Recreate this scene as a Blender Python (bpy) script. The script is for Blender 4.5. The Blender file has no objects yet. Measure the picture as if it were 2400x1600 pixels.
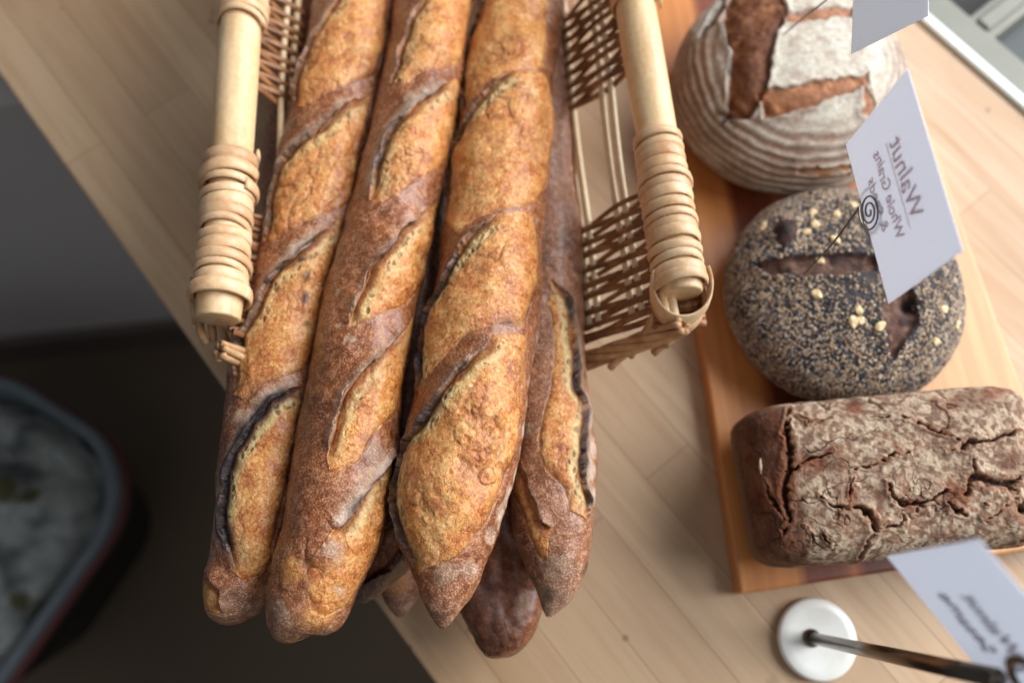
import bpy, math, random
import numpy as np
from mathutils import Matrix, Vector
random.seed(7)
f32 = np.float32
COL = bpy.context.scene.collection

# ------------------------------------------------------------------ camera maths (measures of the place)
W0, H0, FPX = 2400.0, 1600.0, 1867.0
TH = math.radians(17.5); CT, ST = math.cos(TH), math.sin(TH)
HC = 0.60                                   # camera height over the table top (z = 0)

def at(u, v, z):
    """world point on the level z that is seen at photo position (u, v)"""
    a = (u - W0/2)/FPX; b = (H0/2 - v)/FPX
    dz = b*ST - CT
    t = (z - HC)/dz
    return np.array([a*t, (b*CT + ST)*t, z])

def depth(p):
    return (HC - p[2])*CT + p[1]*ST

def project(P):
    D = (HC - P[..., 2])*CT + P[..., 1]*ST
    yc = P[..., 1]*CT - (HC - P[..., 2])*ST
    return W0/2 + FPX*P[..., 0]/D, H0/2 - FPX*yc/D

# ------------------------------------------------------------------ noise
_rng = np.random.RandomState(11)
_TAB = _rng.rand(64, 64, 64).astype(f32)

def vnoise(P):
    P = np.asarray(P, dtype=np.float64)
    i = np.floor(P).astype(np.int64); f = (P - i).astype(f32)
    f = f*f*(3 - 2*f)
    x0, y0, z0 = (i[..., 0] & 63), (i[..., 1] & 63), (i[..., 2] & 63)
    x1, y1, z1 = (x0+1) & 63, (y0+1) & 63, (z0+1) & 63
    fx, fy, fz = f[..., 0], f[..., 1], f[..., 2]
    def L(a, b, t): return a + (b-a)*t
    return L(L(L(_TAB[x0, y0, z0], _TAB[x1, y0, z0], fx), L(_TAB[x0, y1, z0], _TAB[x1, y1, z0], fx), fy),
             L(L(_TAB[x0, y0, z1], _TAB[x1, y0, z1], fx), L(_TAB[x0, y1, z1], _TAB[x1, y1, z1], fx), fy), fz)

def fbm(P, wl, octv=3, seed=0.0):
    """-1..1 noise with a wavelength in metres"""
    s = 0; a = 1.0; t = 0
    q = np.asarray(P)/wl + seed*7.31
    for k in range(octv):
        s = s + a*(vnoise(q*(2.03**k) + k*5.17)*2 - 1); t += a; a *= .5
    return s/t

def cells(P, size, seed=3):
    """distance to the nearest scattered point (cell units)"""
    q = P/size
    i = np.floor(q).astype(np.int64); best = np.full(P.shape[0], 9.0, f32)
    for dx in (-1, 0, 1):
        for dy in (-1, 0, 1):
            for dz in (-1, 0, 1):
                c = i + np.array([dx, dy, dz])
                a, b, d = c[:, 0] & 63, c[:, 1] & 63, c[:, 2] & 63
                o = np.stack([_TAB[a, b, d], _TAB[b, d, (a+seed) & 63], _TAB[d, (a+9) & 63, b]], 1)
                dd = ((c + o - q)**2).sum(1).astype(f32)
                best = np.minimum(best, dd)
    return np.sqrt(best)

def smooth(x, a, b):
    t = np.clip((x-a)/(b-a), 0, 1); return t*t*(3-2*t)

def spline(pts, n):
    pts = np.asarray(pts, float)
    if len(pts) < 3:
        t = np.linspace(0, 1, n)[:, None]; return pts[0]*(1-t) + pts[-1]*t
    P = np.vstack([2*pts[0]-pts[1], pts, 2*pts[-1]-pts[-2]])
    m = len(pts)-1; out = []
    for x in np.linspace(0, m-1e-6, n):
        k = int(x); t = x-k; a, b, c, d = P[k], P[k+1], P[k+2], P[k+3]
        out.append(.5*((2*b) + (-a+c)*t + (2*a-5*b+4*c-d)*t*t + (-a+3*b-3*c+d)*t**3))
    return np.array(out)

def seg_dist(P, L):
    """distance of points P (N,3) to polyline L (M,3); also nearest parameter 0..1"""
    best = np.full(len(P), 1e9, f32); par = np.zeros(len(P), f32); P = P.astype(f32)
    for k in range(len(L)-1):
        a = L[k].astype(f32); d = (L[k+1]-L[k]).astype(f32); dd = float(d @ d) + 1e-12
        t = np.clip(((P-a) @ d)/dd, 0, 1)
        r = P - a - t[:, None]*d
        q = np.einsum('ij,ij->i', r, r)
        m = q < best; best[m] = q[m]; par[m] = (k + t[m])/(len(L)-1)
    return np.sqrt(best), par

def in_poly(X, Y, poly):
    r = np.zeros(len(X), bool); n = len(poly)
    for k in range(n):
        x1, y1 = poly[k]; x2, y2 = poly[(k+1) % n]
        if y1 == y2: continue
        c = ((y1 > Y) != (y2 > Y)) & (X < (x2-x1)*(Y-y1)/(y2-y1) + x1)
        r ^= c
    return r

# ------------------------------------------------------------------ mesh helpers
def mesh_obj(name, V, F, mat, parent=None, smooth_=True, attrs=None):
    me = bpy.data.meshes.new(name)
    V = np.asarray(V, dtype=f32)
    if isinstance(F, np.ndarray):
        me.vertices.add(len(V)); me.vertices.foreach_set('co', V.ravel())
        me.loops.add(F.size); me.loops.foreach_set('vertex_index', F.ravel().astype(np.int32))
        me.polygons.add(len(F))
        me.polygons.foreach_set('loop_start', np.arange(0, F.size, F.shape[1], dtype=np.int32))
        me.update(calc_edges=True); me.validate()
    else:
        me.from_pydata(V.tolist(), [], F); me.update()
    if smooth_: me.polygons.foreach_set('use_smooth', np.ones(len(me.polygons), bool))
    for k, a in (attrs or {}).items():
        at_ = me.color_attributes.new(name=k, type='FLOAT_COLOR', domain='POINT')
        at_.data.foreach_set('color', np.asarray(a, f32).ravel())
    me.materials.append(mat)
    o = bpy.data.objects.new(name, me); COL.objects.link(o)
    if parent is not None: o.parent = parent
    return o

def thing(name, label, cat, loc=(0, 0, 0), rotz=0.0, group=None):
    o = bpy.data.objects.new(name, None); COL.objects.link(o)
    o.empty_display_size = .02
    o.location = loc; o.rotation_euler = (0, 0, rotz); tag(o, label, cat, group); return o

def tag(o, label=None, cat=None, group=None, kind=None):
    if label: o['label'] = label
    if cat: o['category'] = cat
    if group: o['group'] = group
    if kind: o['kind'] = kind
    return o

class MB:
    def __init__(s): s.V = []; s.F = []; s.A = []
    def add(s, V, F, a=0.0):
        n = len(s.V); s.V += [tuple(v) for v in V]; s.F += [[i+n for i in f] for f in F]; s.A += [a]*len(V)
    def box(s, x0, x1, y0, y1, z0, z1):
        V = [(x, y, z) for z in (z0, z1) for y in (y0, y1) for x in (x0, x1)]
        s.add(V, [(0, 2, 3, 1), (4, 5, 7, 6), (0, 1, 5, 4), (2, 6, 7, 3), (0, 4, 6, 2), (1, 3, 7, 5)])
    def sweep(s, pts, ra, rb=None, width=None, n=10, a=0.0, up=(0, 0, 1), cap=True):
        """tube along pts; ra half-size along 'width' direction, rb across"""
        pts = np.asarray(pts, float); m = len(pts)
        ra = np.broadcast_to(ra, (m,)); rb = ra if rb is None else np.broadcast_to(rb, (m,))
        T = np.gradient(pts, axis=0); T /= np.linalg.norm(T, axis=1)[:, None] + 1e-12
        if width is None:
            N = np.zeros_like(pts); v = np.array(up, float)
            if abs(T[0] @ v) > .9: v = np.array([1., 0, 0])
            for k in range(m):
                v = v - (v @ T[k])*T[k]; v /= np.linalg.norm(v); N[k] = v
        else:
            N = np.asarray(width, float); N = np.broadcast_to(N, pts.shape).copy()
            N -= (N*T).sum(1)[:, None]*T; N /= np.linalg.norm(N, axis=1)[:, None]
        B = np.cross(T, N); V = []; F = []
        for k in range(m):
            for j in range(n):
                w = 2*math.pi*j/n
                V.append(pts[k] + N[k]*ra[k]*math.cos(w) + B[k]*rb[k]*math.sin(w))
        for k in range(m-1):
            for j in range(n):
                F.append((k*n+j, k*n+(j+1) % n, (k+1)*n+(j+1) % n, (k+1)*n+j))
        if cap:
            F.append(tuple(range(n-1, -1, -1))); F.append(tuple((m-1)*n+j for j in range(n)))
        s.add(V, F, 0.0)
        s.A[-len(V):] = list(np.repeat(np.broadcast_to(a, (m,)), n))
    def lathe(s, prof, n=48, c=(0, 0, 0)):
        V = []; F = []; m = len(prof)
        for r, z in prof:
            for j in range(n):
                w = 2*math.pi*j/n; V.append((c[0]+r*math.cos(w), c[1]+r*math.sin(w), c[2]+z))
        for k in range(m-1):
            for j in range(n): F.append((k*n+j, k*n+(j+1) % n, (k+1)*n+(j+1) % n, (k+1)*n+j))
        F.append(tuple(range(n-1, -1, -1))); F.append(tuple((m-1)*n+j for j in range(n)))
        s.add(V, F)
    def build(s, name, mat, parent=None, smooth_=True, bevel=0, auto=False):
        A = np.zeros((len(s.V), 4), f32); A[:, 0] = s.A; A[:, 3] = 1
        o = mesh_obj(name, s.V, s.F, mat, parent, smooth_, {'tint': A})
        if bevel:
            b = o.modifiers.new('bevel', 'BEVEL'); b.width = bevel; b.segments = 3; b.limit_method = 'ANGLE'
        return o

# ------------------------------------------------------------------ node helpers
class NT:
    def __init__(s, name):
        s.m = bpy.data.materials.new(name); s.m.use_nodes = True
        s.t = s.m.node_tree; s.t.nodes.clear()
        s.out = s.t.nodes.new('ShaderNodeOutputMaterial'); s.b = s.t.nodes.new('ShaderNodeBsdfPrincipled')
        s.t.links.new(s.b.outputs[0], s.out.inputs[0])
        s.tc = s.t.nodes.new('ShaderNodeTexCoord')
    def n(s, typ, **kw):
        o = s.t.nodes.new(typ)
        for k, v in kw.items(): setattr(o, k, v)
        return o
    def lk(s, a, b):
        if hasattr(a, 'links') or a.__class__.__name__.startswith('NodeSocket'): s.t.links.new(a, b)
        else:
            try: b.default_value = a
            except Exception: b.default_value = tuple(a) + (1,) if len(a) == 3 else a
    def coords(s, scale=(1, 1, 1), rot=(0, 0, 0), kind='Object'):
        mp = s.n('ShaderNodeMapping'); mp.inputs['Scale'].default_value = scale; mp.inputs['Rotation'].default_value = rot
        s.lk(s.tc.outputs[kind], mp.inputs['Vector']); return mp.outputs[0]
    def noise(s, scale, detail=4, rough=.55, vec=None, dist=0):
        o = s.n('ShaderNodeTexNoise'); o.inputs['Scale'].default_value = scale; o.inputs['Detail'].default_value = detail
        o.inputs['Roughness'].default_value = rough; o.inputs['Distortion'].default_value = dist
        s.lk(vec if vec is not None else s.tc.outputs['Object'], o.inputs['Vector']); return o.outputs[0]
    def voro(s, scale, vec=None, feature='F1', out=0):
        o = s.n('ShaderNodeTexVoronoi', feature=feature); o.inputs['Scale'].default_value = scale
        s.lk(vec if vec is not None else s.tc.outputs['Object'], o.inputs['Vector']); return o.outputs[out]
    def math(s, op, a, b=0.0, clamp=False):
        o = s.n('ShaderNodeMath', operation=op, use_clamp=clamp); s.lk(a, o.inputs[0]); s.lk(b, o.inputs[1]); return o.outputs[0]
    def mr(s, x, a, b, c=0., d=1.):
        o = s.n('ShaderNodeMapRange', clamp=True); o.interpolation_type = 'SMOOTHSTEP'
        s.lk(x, o.inputs[0])
        for k, v in enumerate((a, b, c, d)): o.inputs[k+1].default_value = v
        return o.outputs[0]
    def mix(s, f, a, b, mode='MIX'):
        o = s.n('ShaderNodeMix', data_type='RGBA', blend_type=mode)
        s.lk(f, o.inputs[0])
        for x, k in ((a, 6), (b, 7)):
            if isinstance(x, (tuple, list)): o.inputs[k].default_value = tuple(x)[:3] + (1,)
            else: s.lk(x, o.inputs[k])
        return o.outputs[2]
    def ramp(s, x, stops):
        o = s.n('ShaderNodeValToRGB'); e = o.color_ramp.elements
        while len(e) < len(stops): e.new(.5)
        for k, (p, c) in enumerate(stops): e[k].position = p; e[k].color = tuple(c)[:3] + (1,)
        s.lk(x, o.inputs[0]); return o.outputs[0]
    def attr(s, name):
        o = s.n('ShaderNodeAttribute', attribute_name=name); sep = s.n('ShaderNodeSeparateColor')
        s.lk(o.outputs['Color'], sep.inputs[0]); return sep.outputs[0], sep.outputs[1], sep.outputs[2], o.outputs['Alpha']
    def bump(s, h, strength=.5, dist=.001, prev=None):
        o = s.n('ShaderNodeBump'); o.inputs['Strength'].default_value = strength; o.inputs['Distance'].default_value = dist
        s.lk(h, o.inputs['Height'])
        if prev is not None: s.lk(prev, o.inputs['Normal'])
        return o.outputs[0]
    def done(s, col=None, rough=None, normal=None, spec=None, metal=None):
        if col is not None: s.lk(col if not isinstance(col, tuple) else col[:3] + (1,), s.b.inputs['Base Color'])
        if rough is not None: s.lk(rough, s.b.inputs['Roughness'])
        if normal is not None: s.lk(normal, s.b.inputs['Normal'])
        if spec is not None: s.lk(spec, s.b.inputs['Specular IOR Level'])
        if metal is not None: s.lk(metal, s.b.inputs['Metallic'])
        return s.m

def srgb(r, g, b):
    f = lambda c: (c/255/12.92) if c/255 <= .04045 else ((c/255+.055)/1.055)**2.4
    return (f(r), f(g), f(b))

# ------------------------------------------------------------------ bread materials
def crust_material():
    s = NT('baguette_crust')
    op, pale, char, flour = s.attr('mask')  # char: burnt lips plus the shade painted inside the cuts
    toast, pore, cav, brown_tint = s.attr('tone')
    n1 = s.noise(55, 5, .6); n2 = s.noise(230, 5, .65); n3 = s.noise(900, 3, .6); n4 = s.noise(22, 3, .5)
    # crust skin
    crust = s.ramp(s.math('ADD', s.math('MULTIPLY', n1, .30), s.math('ADD', s.math('MULTIPLY', n2, .40), s.math('MULTIPLY', n3, .30))),
                   [(.34, srgb(80, 40, 18)), (.46, srgb(130, 70, 32)), (.55, srgb(164, 94, 46)), (.66, srgb(200, 138, 82))])
    crust = s.mix(s.mr(toast, .0, .5, .75, 0), crust, srgb(84, 44, 28), 'MIX')
    # flour dust : small specks + soft veil
    speck = s.mr(s.math('ADD', s.math('MULTIPLY', n3, .62), s.math('MULTIPLY', n2, .38)), .49, .60)
    big = s.mr(n1, .38, .64)
    veil = s.math('MULTIPLY', s.mr(flour, .42, .9), s.math('ADD', s.math('MULTIPLY', big, .38), .46))
    spk = s.math('MULTIPLY', s.mr(flour, .0, .9), s.math('MULTIPLY', speck, .6), True)
    dust = s.math('ADD', spk, veil, True)
    white = s.mr(flour, .93, 1.0)
    crust = s.mix(s.math('MULTIPLY', veil, .75), crust, s.mix(white, srgb(190, 162, 136), srgb(214, 200, 184)))
    crust = s.mix(spk, crust, srgb(214, 196, 172))
    # bloom (opened dough)
    fib = s.noise(520, 6, .72, s.coords((1, .8, 1)), .8)
    mixn = s.math('ADD', s.math('MULTIPLY', fib, .70), s.math('MULTIPLY', s.noise(80, 3, .5), .30))
    opn = s.ramp(mixn, [(.34, srgb(118, 52, 14)), (.42, srgb(184, 96, 34)), (.49, srgb(218, 138, 62)), (.57, srgb(240, 180, 104)), (.67, srgb(254, 220, 162))])
    opn = s.mix(s.mr(toast, .05, .60, .75, 0), opn, s.ramp(fib, [(.4, srgb(96, 46, 18)), (.62, srgb(166, 94, 42))]))
    pinkish = s.math('MULTIPLY', s.mr(n1, .5, .7), .14)
    opn = s.mix(pinkish, opn, srgb(214, 160, 128))
    opn = s.mix(s.math('MULTIPLY', pale, 1.0), opn, s.ramp(fib, [(.35, srgb(206, 164, 90)), (.54, srgb(236, 204, 138)), (.7, srgb(250, 228, 174))]))
    opn = s.mix(s.math('MULTIPLY', pore, .95), opn, srgb(86, 58, 24))
    crust = s.mix(s.math('MULTIPLY', brown_tint, .75), crust, s.mix(1.0, crust, (.52, .42, .38), 'MULTIPLY'))  # each baguette's own darker brown tint
    opn = s.mix(s.math('MULTIPLY', brown_tint, .6), opn, s.mix(1.0, opn, (.62, .48, .38), 'MULTIPLY'))
    col = s.mix(op, crust, opn)
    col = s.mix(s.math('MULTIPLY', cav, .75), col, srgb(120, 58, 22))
    char_and_shade = s.math('MULTIPLY', char, s.mr(n2, .2, .5, .85, 1.15), True)
    col = s.mix(char_and_shade, col, s.ramp(n3, [(.4, srgb(34, 22, 20)), (.7, srgb(74, 54, 50))]))
    h = s.math('ADD', s.math('MULTIPLY', n3, .35), s.math('MULTIPLY', n2, .65))
    h2 = s.math('ADD', h, s.math('MULTIPLY', s.math('MULTIPLY', fib, op), 1.1))
    nb = s.bump(h2, .7, .0022)
    rough = s.mr(s.math('ADD', dust, s.math('MULTIPLY', n2, .4)), .1, .9, .25, .6)
    s.lk(s.math('MULTIPLY', s.math('SUBTRACT', 1.0, dust, True), .5), s.b.inputs['Coat Weight']); s.b.inputs['Coat Roughness'].default_value = .32
    return s.done(col, rough, nb, .5)
M_CRUST = crust_material()

def paint_material(name, base, bump_scale=300, bstr=.5, rough=.7, bd=.001):
    """colour comes from the vertex attribute 'col' broken up by fine noise"""
    s = NT(name)
    a = s.n('ShaderNodeAttribute', attribute_name='col')
    n = s.noise(bump_scale, 5, .65); n2 = s.noise(bump_scale*3.5, 3, .6)
    k = s.math('ADD', s.math('MULTIPLY', n, .6), s.math('MULTIPLY', n2, .4))
    c = s.mix(s.mr(k, .36, .66, .0, .62), a.outputs['Color'], base, 'MULTIPLY')
    return s.done(c, rough, s.bump(k, bstr, bd), .35)

# ------------------------------------------------------------------ baguettes
def baguette(name, label, st, z_far, z_near, scores=(), blobs=(), ns=900, nf=330, ext=.16, flour=.35, toast=.6,
             seed=1.0, group='baguettes piled in the wicker basket', lump=1.0, bend_far=(0, 0), char_all=0.0, tint=.2):
    st = np.array(st, float)
    v0, v1 = st[0, 1], st[-1, 1]
    zz = z_far + (z_near - z_far)*(st[:, 1]-v0)/(v1-v0)
    C = np.array([at(u, v, z) for (u, v, _), z in zip(st, zz)])
    R = np.array([h*depth(p)/FPX*.985 for (_, _, h), p in zip(st, C)])
    d = C[0]-C[1]; d = d/np.linalg.norm(d); side = np.array([bend_far[0], 0, bend_far[1]])
    if ext > 0:
        E = [(ext, .001), (ext*.97, .35), (ext*.86, .72), (ext*.55, .97)]
        C = np.vstack([[C[0]+d*e + side*(e/ext)**2 for e, _ in E], C]); R = np.concatenate([[R[0]*k for _, k in E], R])
    CR = spline(np.hstack([C, R[:, None]]), 420)
    arc = np.concatenate([[0], np.cumsum(np.linalg.norm(np.diff(CR[:, :3], axis=0), axis=1))]); Ltot = arc[-1]
    Pv = project(CR[:, :3])[1]; s0 = arc[np.argmax(Pv > -40)] if (Pv < -40).any() and ext > 0 else 0.0
    na_ = int(ns*.10) if s0 > .02 else 0
    ss = np.concatenate([np.linspace(0, s0, na_, endpoint=False), np.linspace(s0, Ltot, ns-na_)]) if na_ else np.linspace(0, Ltot, ns)
    Cc = np.stack([np.interp(ss, arc, CR[:, k]) for k in range(3)], 1); Rr = np.interp(ss, arc, CR[:, 3])
    ker = np.hanning(25); ker /= ker.sum()
    pad = lambda x: np.concatenate([np.repeat(x[:1], 12, 0), x, np.repeat(x[-1:], 12, 0)])
    for k in range(3): Cc[:, k] = np.convolve(pad(Cc[:, k]), ker, 'valid')
    Rr = np.maximum(np.convolve(pad(Rr), np.hanning(9)/np.hanning(9).sum(), 'same')[12:-12], .0008)
    T = np.gradient(Cc, axis=0); T /= np.linalg.norm(T, axis=1)[:, None]
    view = np.array([0, 0, HC]) - Cc
    N = view - (view*T).sum(1)[:, None]*T; N /= np.linalg.norm(N, axis=1)[:, None]
    N = .7*N + .3*np.array([0, 0, 1.]); N -= (N*T).sum(1)[:, None]*T; N /= np.linalg.norm(N, axis=1)[:, None]
    B = np.cross(N, T)
    if B[ns//2, 0] < 0: B = -B
    q = np.linspace(-1, 1, nf, endpoint=False); ph = math.pi*(.62*q + .38*q**3)      # denser on top
    cph, sph = np.cos(ph), np.sin(ph)
    nrm = N[:, None]*cph[None, :, None] + B[:, None]*sph[None, :, None]
    P = Cc[:, None] + nrm*Rr[:, None, None]*np.where(cph < 0, 1-.12*(-cph), 1)[None, :, None]
    S = np.repeat(ss[:, None], nf, 1).ravel(); PH = np.repeat(ph[None], ns, 0).ravel()
    P = P.reshape(-1, 3); nrm = nrm.reshape(-1, 3); RR = np.repeat(Rr, nf)
    U, V_ = project(P)
    vis = np.nonzero((nrm*(np.array([0, 0, HC])-P)).sum(1) > 0)[0]
    sub = vis[::2]
    def loc(u, v):
        k = sub[np.argmin((U[sub]-u)**2 + (V_[sub]-v)**2)]; return k
    # warped copy of the positions gives ragged edges
    wv = np.stack([fbm(P, .009, 2, seed+1), fbm(P, .009, 2, seed+2), fbm(P, .009, 2, seed+3)], 1)*.0017 + \
         np.stack([fbm(P, .0022, 1, seed+4), fbm(P, .0022, 1, seed+5), fbm(P, .0022, 1, seed+6)], 1)*.00010
    PW = P + wv
    Sw = S + wv[:, 0]*1.2; Yw = PH*RR + wv[:, 1]*1.2
    n = len(P)
    h = fbm(P, .035, 3, seed)*.0030*lump + fbm(P, .011, 2, seed+9)*.0009*lump + fbm(P, .0035, 2, seed+8)*.00022
    shift = np.zeros((n, 3)); OP = np.zeros(n); PALE = np.zeros(n); CH = np.zeros(n); FL = np.full(n, flour); CAV = np.zeros(n)
    lift = np.zeros(n); TB = np.zeros(n)
    for sc in scores:
        ks = [loc(u, v) for u, v in sc['ear']]; kl = [loc(u, v) for u, v in sc['low']]
        ear = spline(P[ks], 44); low = spline(P[kl], 16)
        e2 = spline(np.stack([S[ks], PH[ks]*RR[ks]], 1), 44); l2 = spline(np.stack([S[kl], PH[kl]*RR[kl]], 1), 16)
        poly = np.vstack([e2, l2[::-1] if np.linalg.norm(e2[-1]-l2[-1]) < np.linalg.norm(e2[-1]-l2[0]) else l2])
        near = np.nonzero((S > poly[:, 0].min()-.02) & (S < poly[:, 0].max()+.02) & (np.abs(PH) < 2.6))[0]
        if not len(near): continue
        Pn = PW[near]
        de, te = seg_dist(Pn, ear); dl, _ = seg_dist(Pn, low)
        I = in_poly(Sw[near], Yw[near], poly)
        cwide = sc.get('cw', 1.0); amp = sc.get('amp', 1.0); chs = sc.get('char', .8)
        end = (np.clip(np.minimum(te, 1-te)*7, 0, 1))**.6 if not sc.get('open_end') else np.clip(te*7, 0, 1)**.6
        sgn = np.where(I, np.minimum(de, dl), -np.minimum(de, dl))
        inn = np.where(de < dl, smooth(sgn, -.0003, .0005), smooth(sgn + fbm(Pn, .007, 2, seed+77)*.0016, -.0008, .0026))
        hin = (-.0050*np.exp(-de/.0026)*end - .0010*np.exp(-dl/.002) + sc.get('bloom', .0016)*(1-np.exp(-de/.006))*(1-np.exp(-dl/.006)))*amp
        ou = ~I
        out0 = .0040*np.exp(-de/.0048)*end*amp*np.clip(1+.9*fbm(Pn, .011, 2, seed+33), .4, 1.5)
        bl_ = smooth(sgn, -.0006, .0010)
        h[near] += hin*bl_
        lift[near] = np.maximum(lift[near], out0*(1-bl_))
        OP[near] = np.maximum(OP[near], inn)
        pw = sc.get('pale', .7)
        pn = fbm(Pn, .016, 2, seed+20)
        pb = np.clip(1.3*np.exp(-((de-.0082)/.0028)**2), 0, 1)*np.clip((.85 if pw <= 1 else 1.25)+pn*1.5, 0, 1)*end*min(pw, 1)
        PALE[near] = np.maximum(PALE[near], pb*I)
        CAV[near] = np.maximum(CAV[near], np.exp(-((de-.0042)/.0017)**2)*I*end*.85)  # caramel browning that also paints a shading gradient beside the lip
        cn = np.clip((.75 if cwide < 2 else 1.3) + 1.1*fbm(Pn, .014, 3, seed+30), .1, 1)
        cw = sc.get('cw', 1.0)
        CH[near] = np.maximum(CH[near], chs*end*cn*np.where(I, np.exp(-(de/(.0028*min(cw, 2.3)))**2), np.exp(-(de/(.0013*cw))**2)))  # burnt lip, plus the shade beneath it painted inside the cut
        wf = sc.get('flour', .8)
        if wf >= .9: fv = np.clip((wf+.28)*np.exp(-(de/.0085)**2)*(.85+.5*fbm(Pn, .012, 3, seed+34)), 0, 1)
        else: fv = wf*np.exp(-de/.007)
        FL[near] = np.maximum(FL[near], np.where(ou, fv*end, 0))
        TB[near] += I*(.07*smooth(np.minimum(de-.004, dl), .0, .012) - .55*np.exp(-dl/.0040)*np.clip(.6+fbm(Pn, .012, 2, seed+35), 0, 1))  # painted highlight in the middle of the bloom, caramel browning at its edge
        # push the lip sideways over the opening
        lm = low[len(low)//2]
        Tn = np.gradient(ear, axis=0); Tn /= np.linalg.norm(Tn, axis=1)[:, None]
        Te = np.stack([np.interp(te*43, np.arange(44), Tn[:, q_]) for q_ in range(3)], 1)
        sv = np.cross(Te, nrm[near])
        ref = np.cross(Tn[22], nrm[ks[len(ks)//2]]); sg = np.sign(ref @ (lm-ear[22])) or 1
        shift[near] += sv*sg*(.0016*np.exp(-de/.0035)*end*amp*ou)[:, None]
    h = h + lift*(OP < .999)
    # crumb structure inside the bloom
    idx = np.nonzero(OP > .3)[0]
    PORE = np.zeros(n)
    if len(idx):
        Pi = P[idx]
        c = cells((Pi + np.stack([fbm(Pi, .005, 2, seed+46), fbm(Pi, .005, 2, seed+47), fbm(Pi, .005, 2, seed+48)], 1)*.0018)*np.array([1, .7, 1]), .0038, 5)
        pr = smooth(c, .52, .20)*(.45+.55*vnoise(Pi/.006))*smooth(PALE[idx], .25, .5)*(fbm(Pi, .012, 1, seed+40) > -.35)
        PORE[idx] = pr
        h[idx] -= pr*.0012
        rid = 1-np.abs(fbm(Pi*np.array([1, .8, 1]), .011, 3, seed+41))*2.4
        rid = np.clip(rid, 0, 1)**2
        sel = smooth(fbm(Pi, .03, 2, seed+42), -.05, .22)
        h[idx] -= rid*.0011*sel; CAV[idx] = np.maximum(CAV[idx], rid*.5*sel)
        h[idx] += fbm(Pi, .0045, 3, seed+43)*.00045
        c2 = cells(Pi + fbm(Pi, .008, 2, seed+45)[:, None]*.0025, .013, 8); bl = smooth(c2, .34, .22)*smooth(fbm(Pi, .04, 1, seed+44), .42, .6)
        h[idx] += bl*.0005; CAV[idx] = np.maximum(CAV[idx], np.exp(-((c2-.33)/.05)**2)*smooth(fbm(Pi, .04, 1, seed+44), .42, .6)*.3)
    side_ = smooth(np.abs(PH), 1.9, .7)
    TO = np.clip(toast - .22*(1-side_) + TB + .42*fbm(P, .06, 2, seed+50) + .12*fbm(P, .010, 2, seed+51), 0, 1)
    # light patches / blisters / dark ends
    bn = fbm(P, .008, 3, seed+71)
    for u, v, r, kind, k in blobs:
        c = P[loc(u, v)]; rr = r*depth(c)/FPX
        dd = np.linalg.norm(P + wv*2.0 - c, axis=1)/rr
        w = k*smooth(dd + (.35*bn if kind not in ('blister', 'knob', 'crater') else 0), 1.1, .35)
        if kind == 'flour': FL = np.maximum(FL, w); OP = OP*(1-w*.9); h += w*.0003*bn
        elif kind == 'dust': FL = np.maximum(FL, w)
        elif kind == 'dark': TO = TO*(1-w)
        elif kind == 'char': CH = np.maximum(CH, w*np.clip(.7+fbm(P, .006, 2, seed+60), 0, 1))
        elif kind == 'light': TO = TO + (1-TO)*w
        elif kind == 'blister':
            h += .0011*k*smooth(dd, 1., .7); CAV = np.maximum(CAV, k*np.exp(-((dd-.95)/.12)**2))
        elif kind == 'knob':
            dd = dd + .30*bn + .22*fbm(P, .02, 2, seed+75); h += .0013*k*np.clip(1-dd**2, 0, 1)**.7; CAV = np.maximum(CAV, .7*k*np.exp(-((dd-1.05)/.14)**2)); h -= .0012*k*np.exp(-((dd-1.1)/.14)**2); OP = np.where(dd < .95, OP*(1-k), OP)
        elif kind == 'hole':
            h -= .003*w; CH = np.maximum(CH, .8*w)
        elif kind == 'skin': OP = OP*(1-w)
        elif kind == 'bloom': OP = np.maximum(OP, w)
        elif kind == 'crater':
            w = k*smooth(dd + .3*bn, 1.05, .8); rn = np.clip(1-np.abs(fbm(P*np.array([1.3, .8, 1]), .014, 3, seed+73))*2.6, 0, 1)**1.5
            h += w*(.0012 - .0022*rn + .0010*fbm(P, .004, 2, seed+74)); CAV = np.maximum(CAV, w*rn*.7); PALE = np.maximum(PALE, w*.55*smooth(bn, .1, .4))
        elif kind == 'rings':
            h -= .0012*smooth(dd, 1., .85); rg = np.clip(np.sin(dd*17 + 2*fbm(P, .01, 2, seed+70)), 0, 1)*(dd < 1)
            CAV = np.maximum(CAV, rg*.7*k); h += rg*.0005
    tip = smooth(Ltot-S, .035, .004); FL = np.clip(FL, 0, 1) if flour > .99 else np.where(FL > .94, FL, np.clip(FL + tip*.2, 0, .92))
    CH = np.clip(np.maximum(CH, char_all), 0, 1)
    h = h*np.clip(RR/.012, .15, 1)
    P2 = P + nrm*h[:, None] + shift*np.clip(RR/.012, 0, 1)[:, None]
    # faces
    i = np.arange(ns-1)[:, None]*nf; j = np.arange(nf)[None]; j2 = (j+1) % nf
    F = np.stack([i+j, i+j2, i+nf+j2, i+nf+j], -1).reshape(-1, 4)
    v = np.cross(P2[F[len(F)//2, 1]]-P2[F[len(F)//2, 0]], P2[F[len(F)//2, 3]]-P2[F[len(F)//2, 0]])
    if v @ nrm[F[len(F)//2, 0]] < 0: F = F[:, ::-1].copy()
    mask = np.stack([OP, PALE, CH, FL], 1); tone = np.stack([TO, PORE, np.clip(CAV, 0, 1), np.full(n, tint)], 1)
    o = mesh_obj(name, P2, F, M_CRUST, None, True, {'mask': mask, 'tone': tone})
    tag(o, label, 'baguette', group); return o

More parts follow.
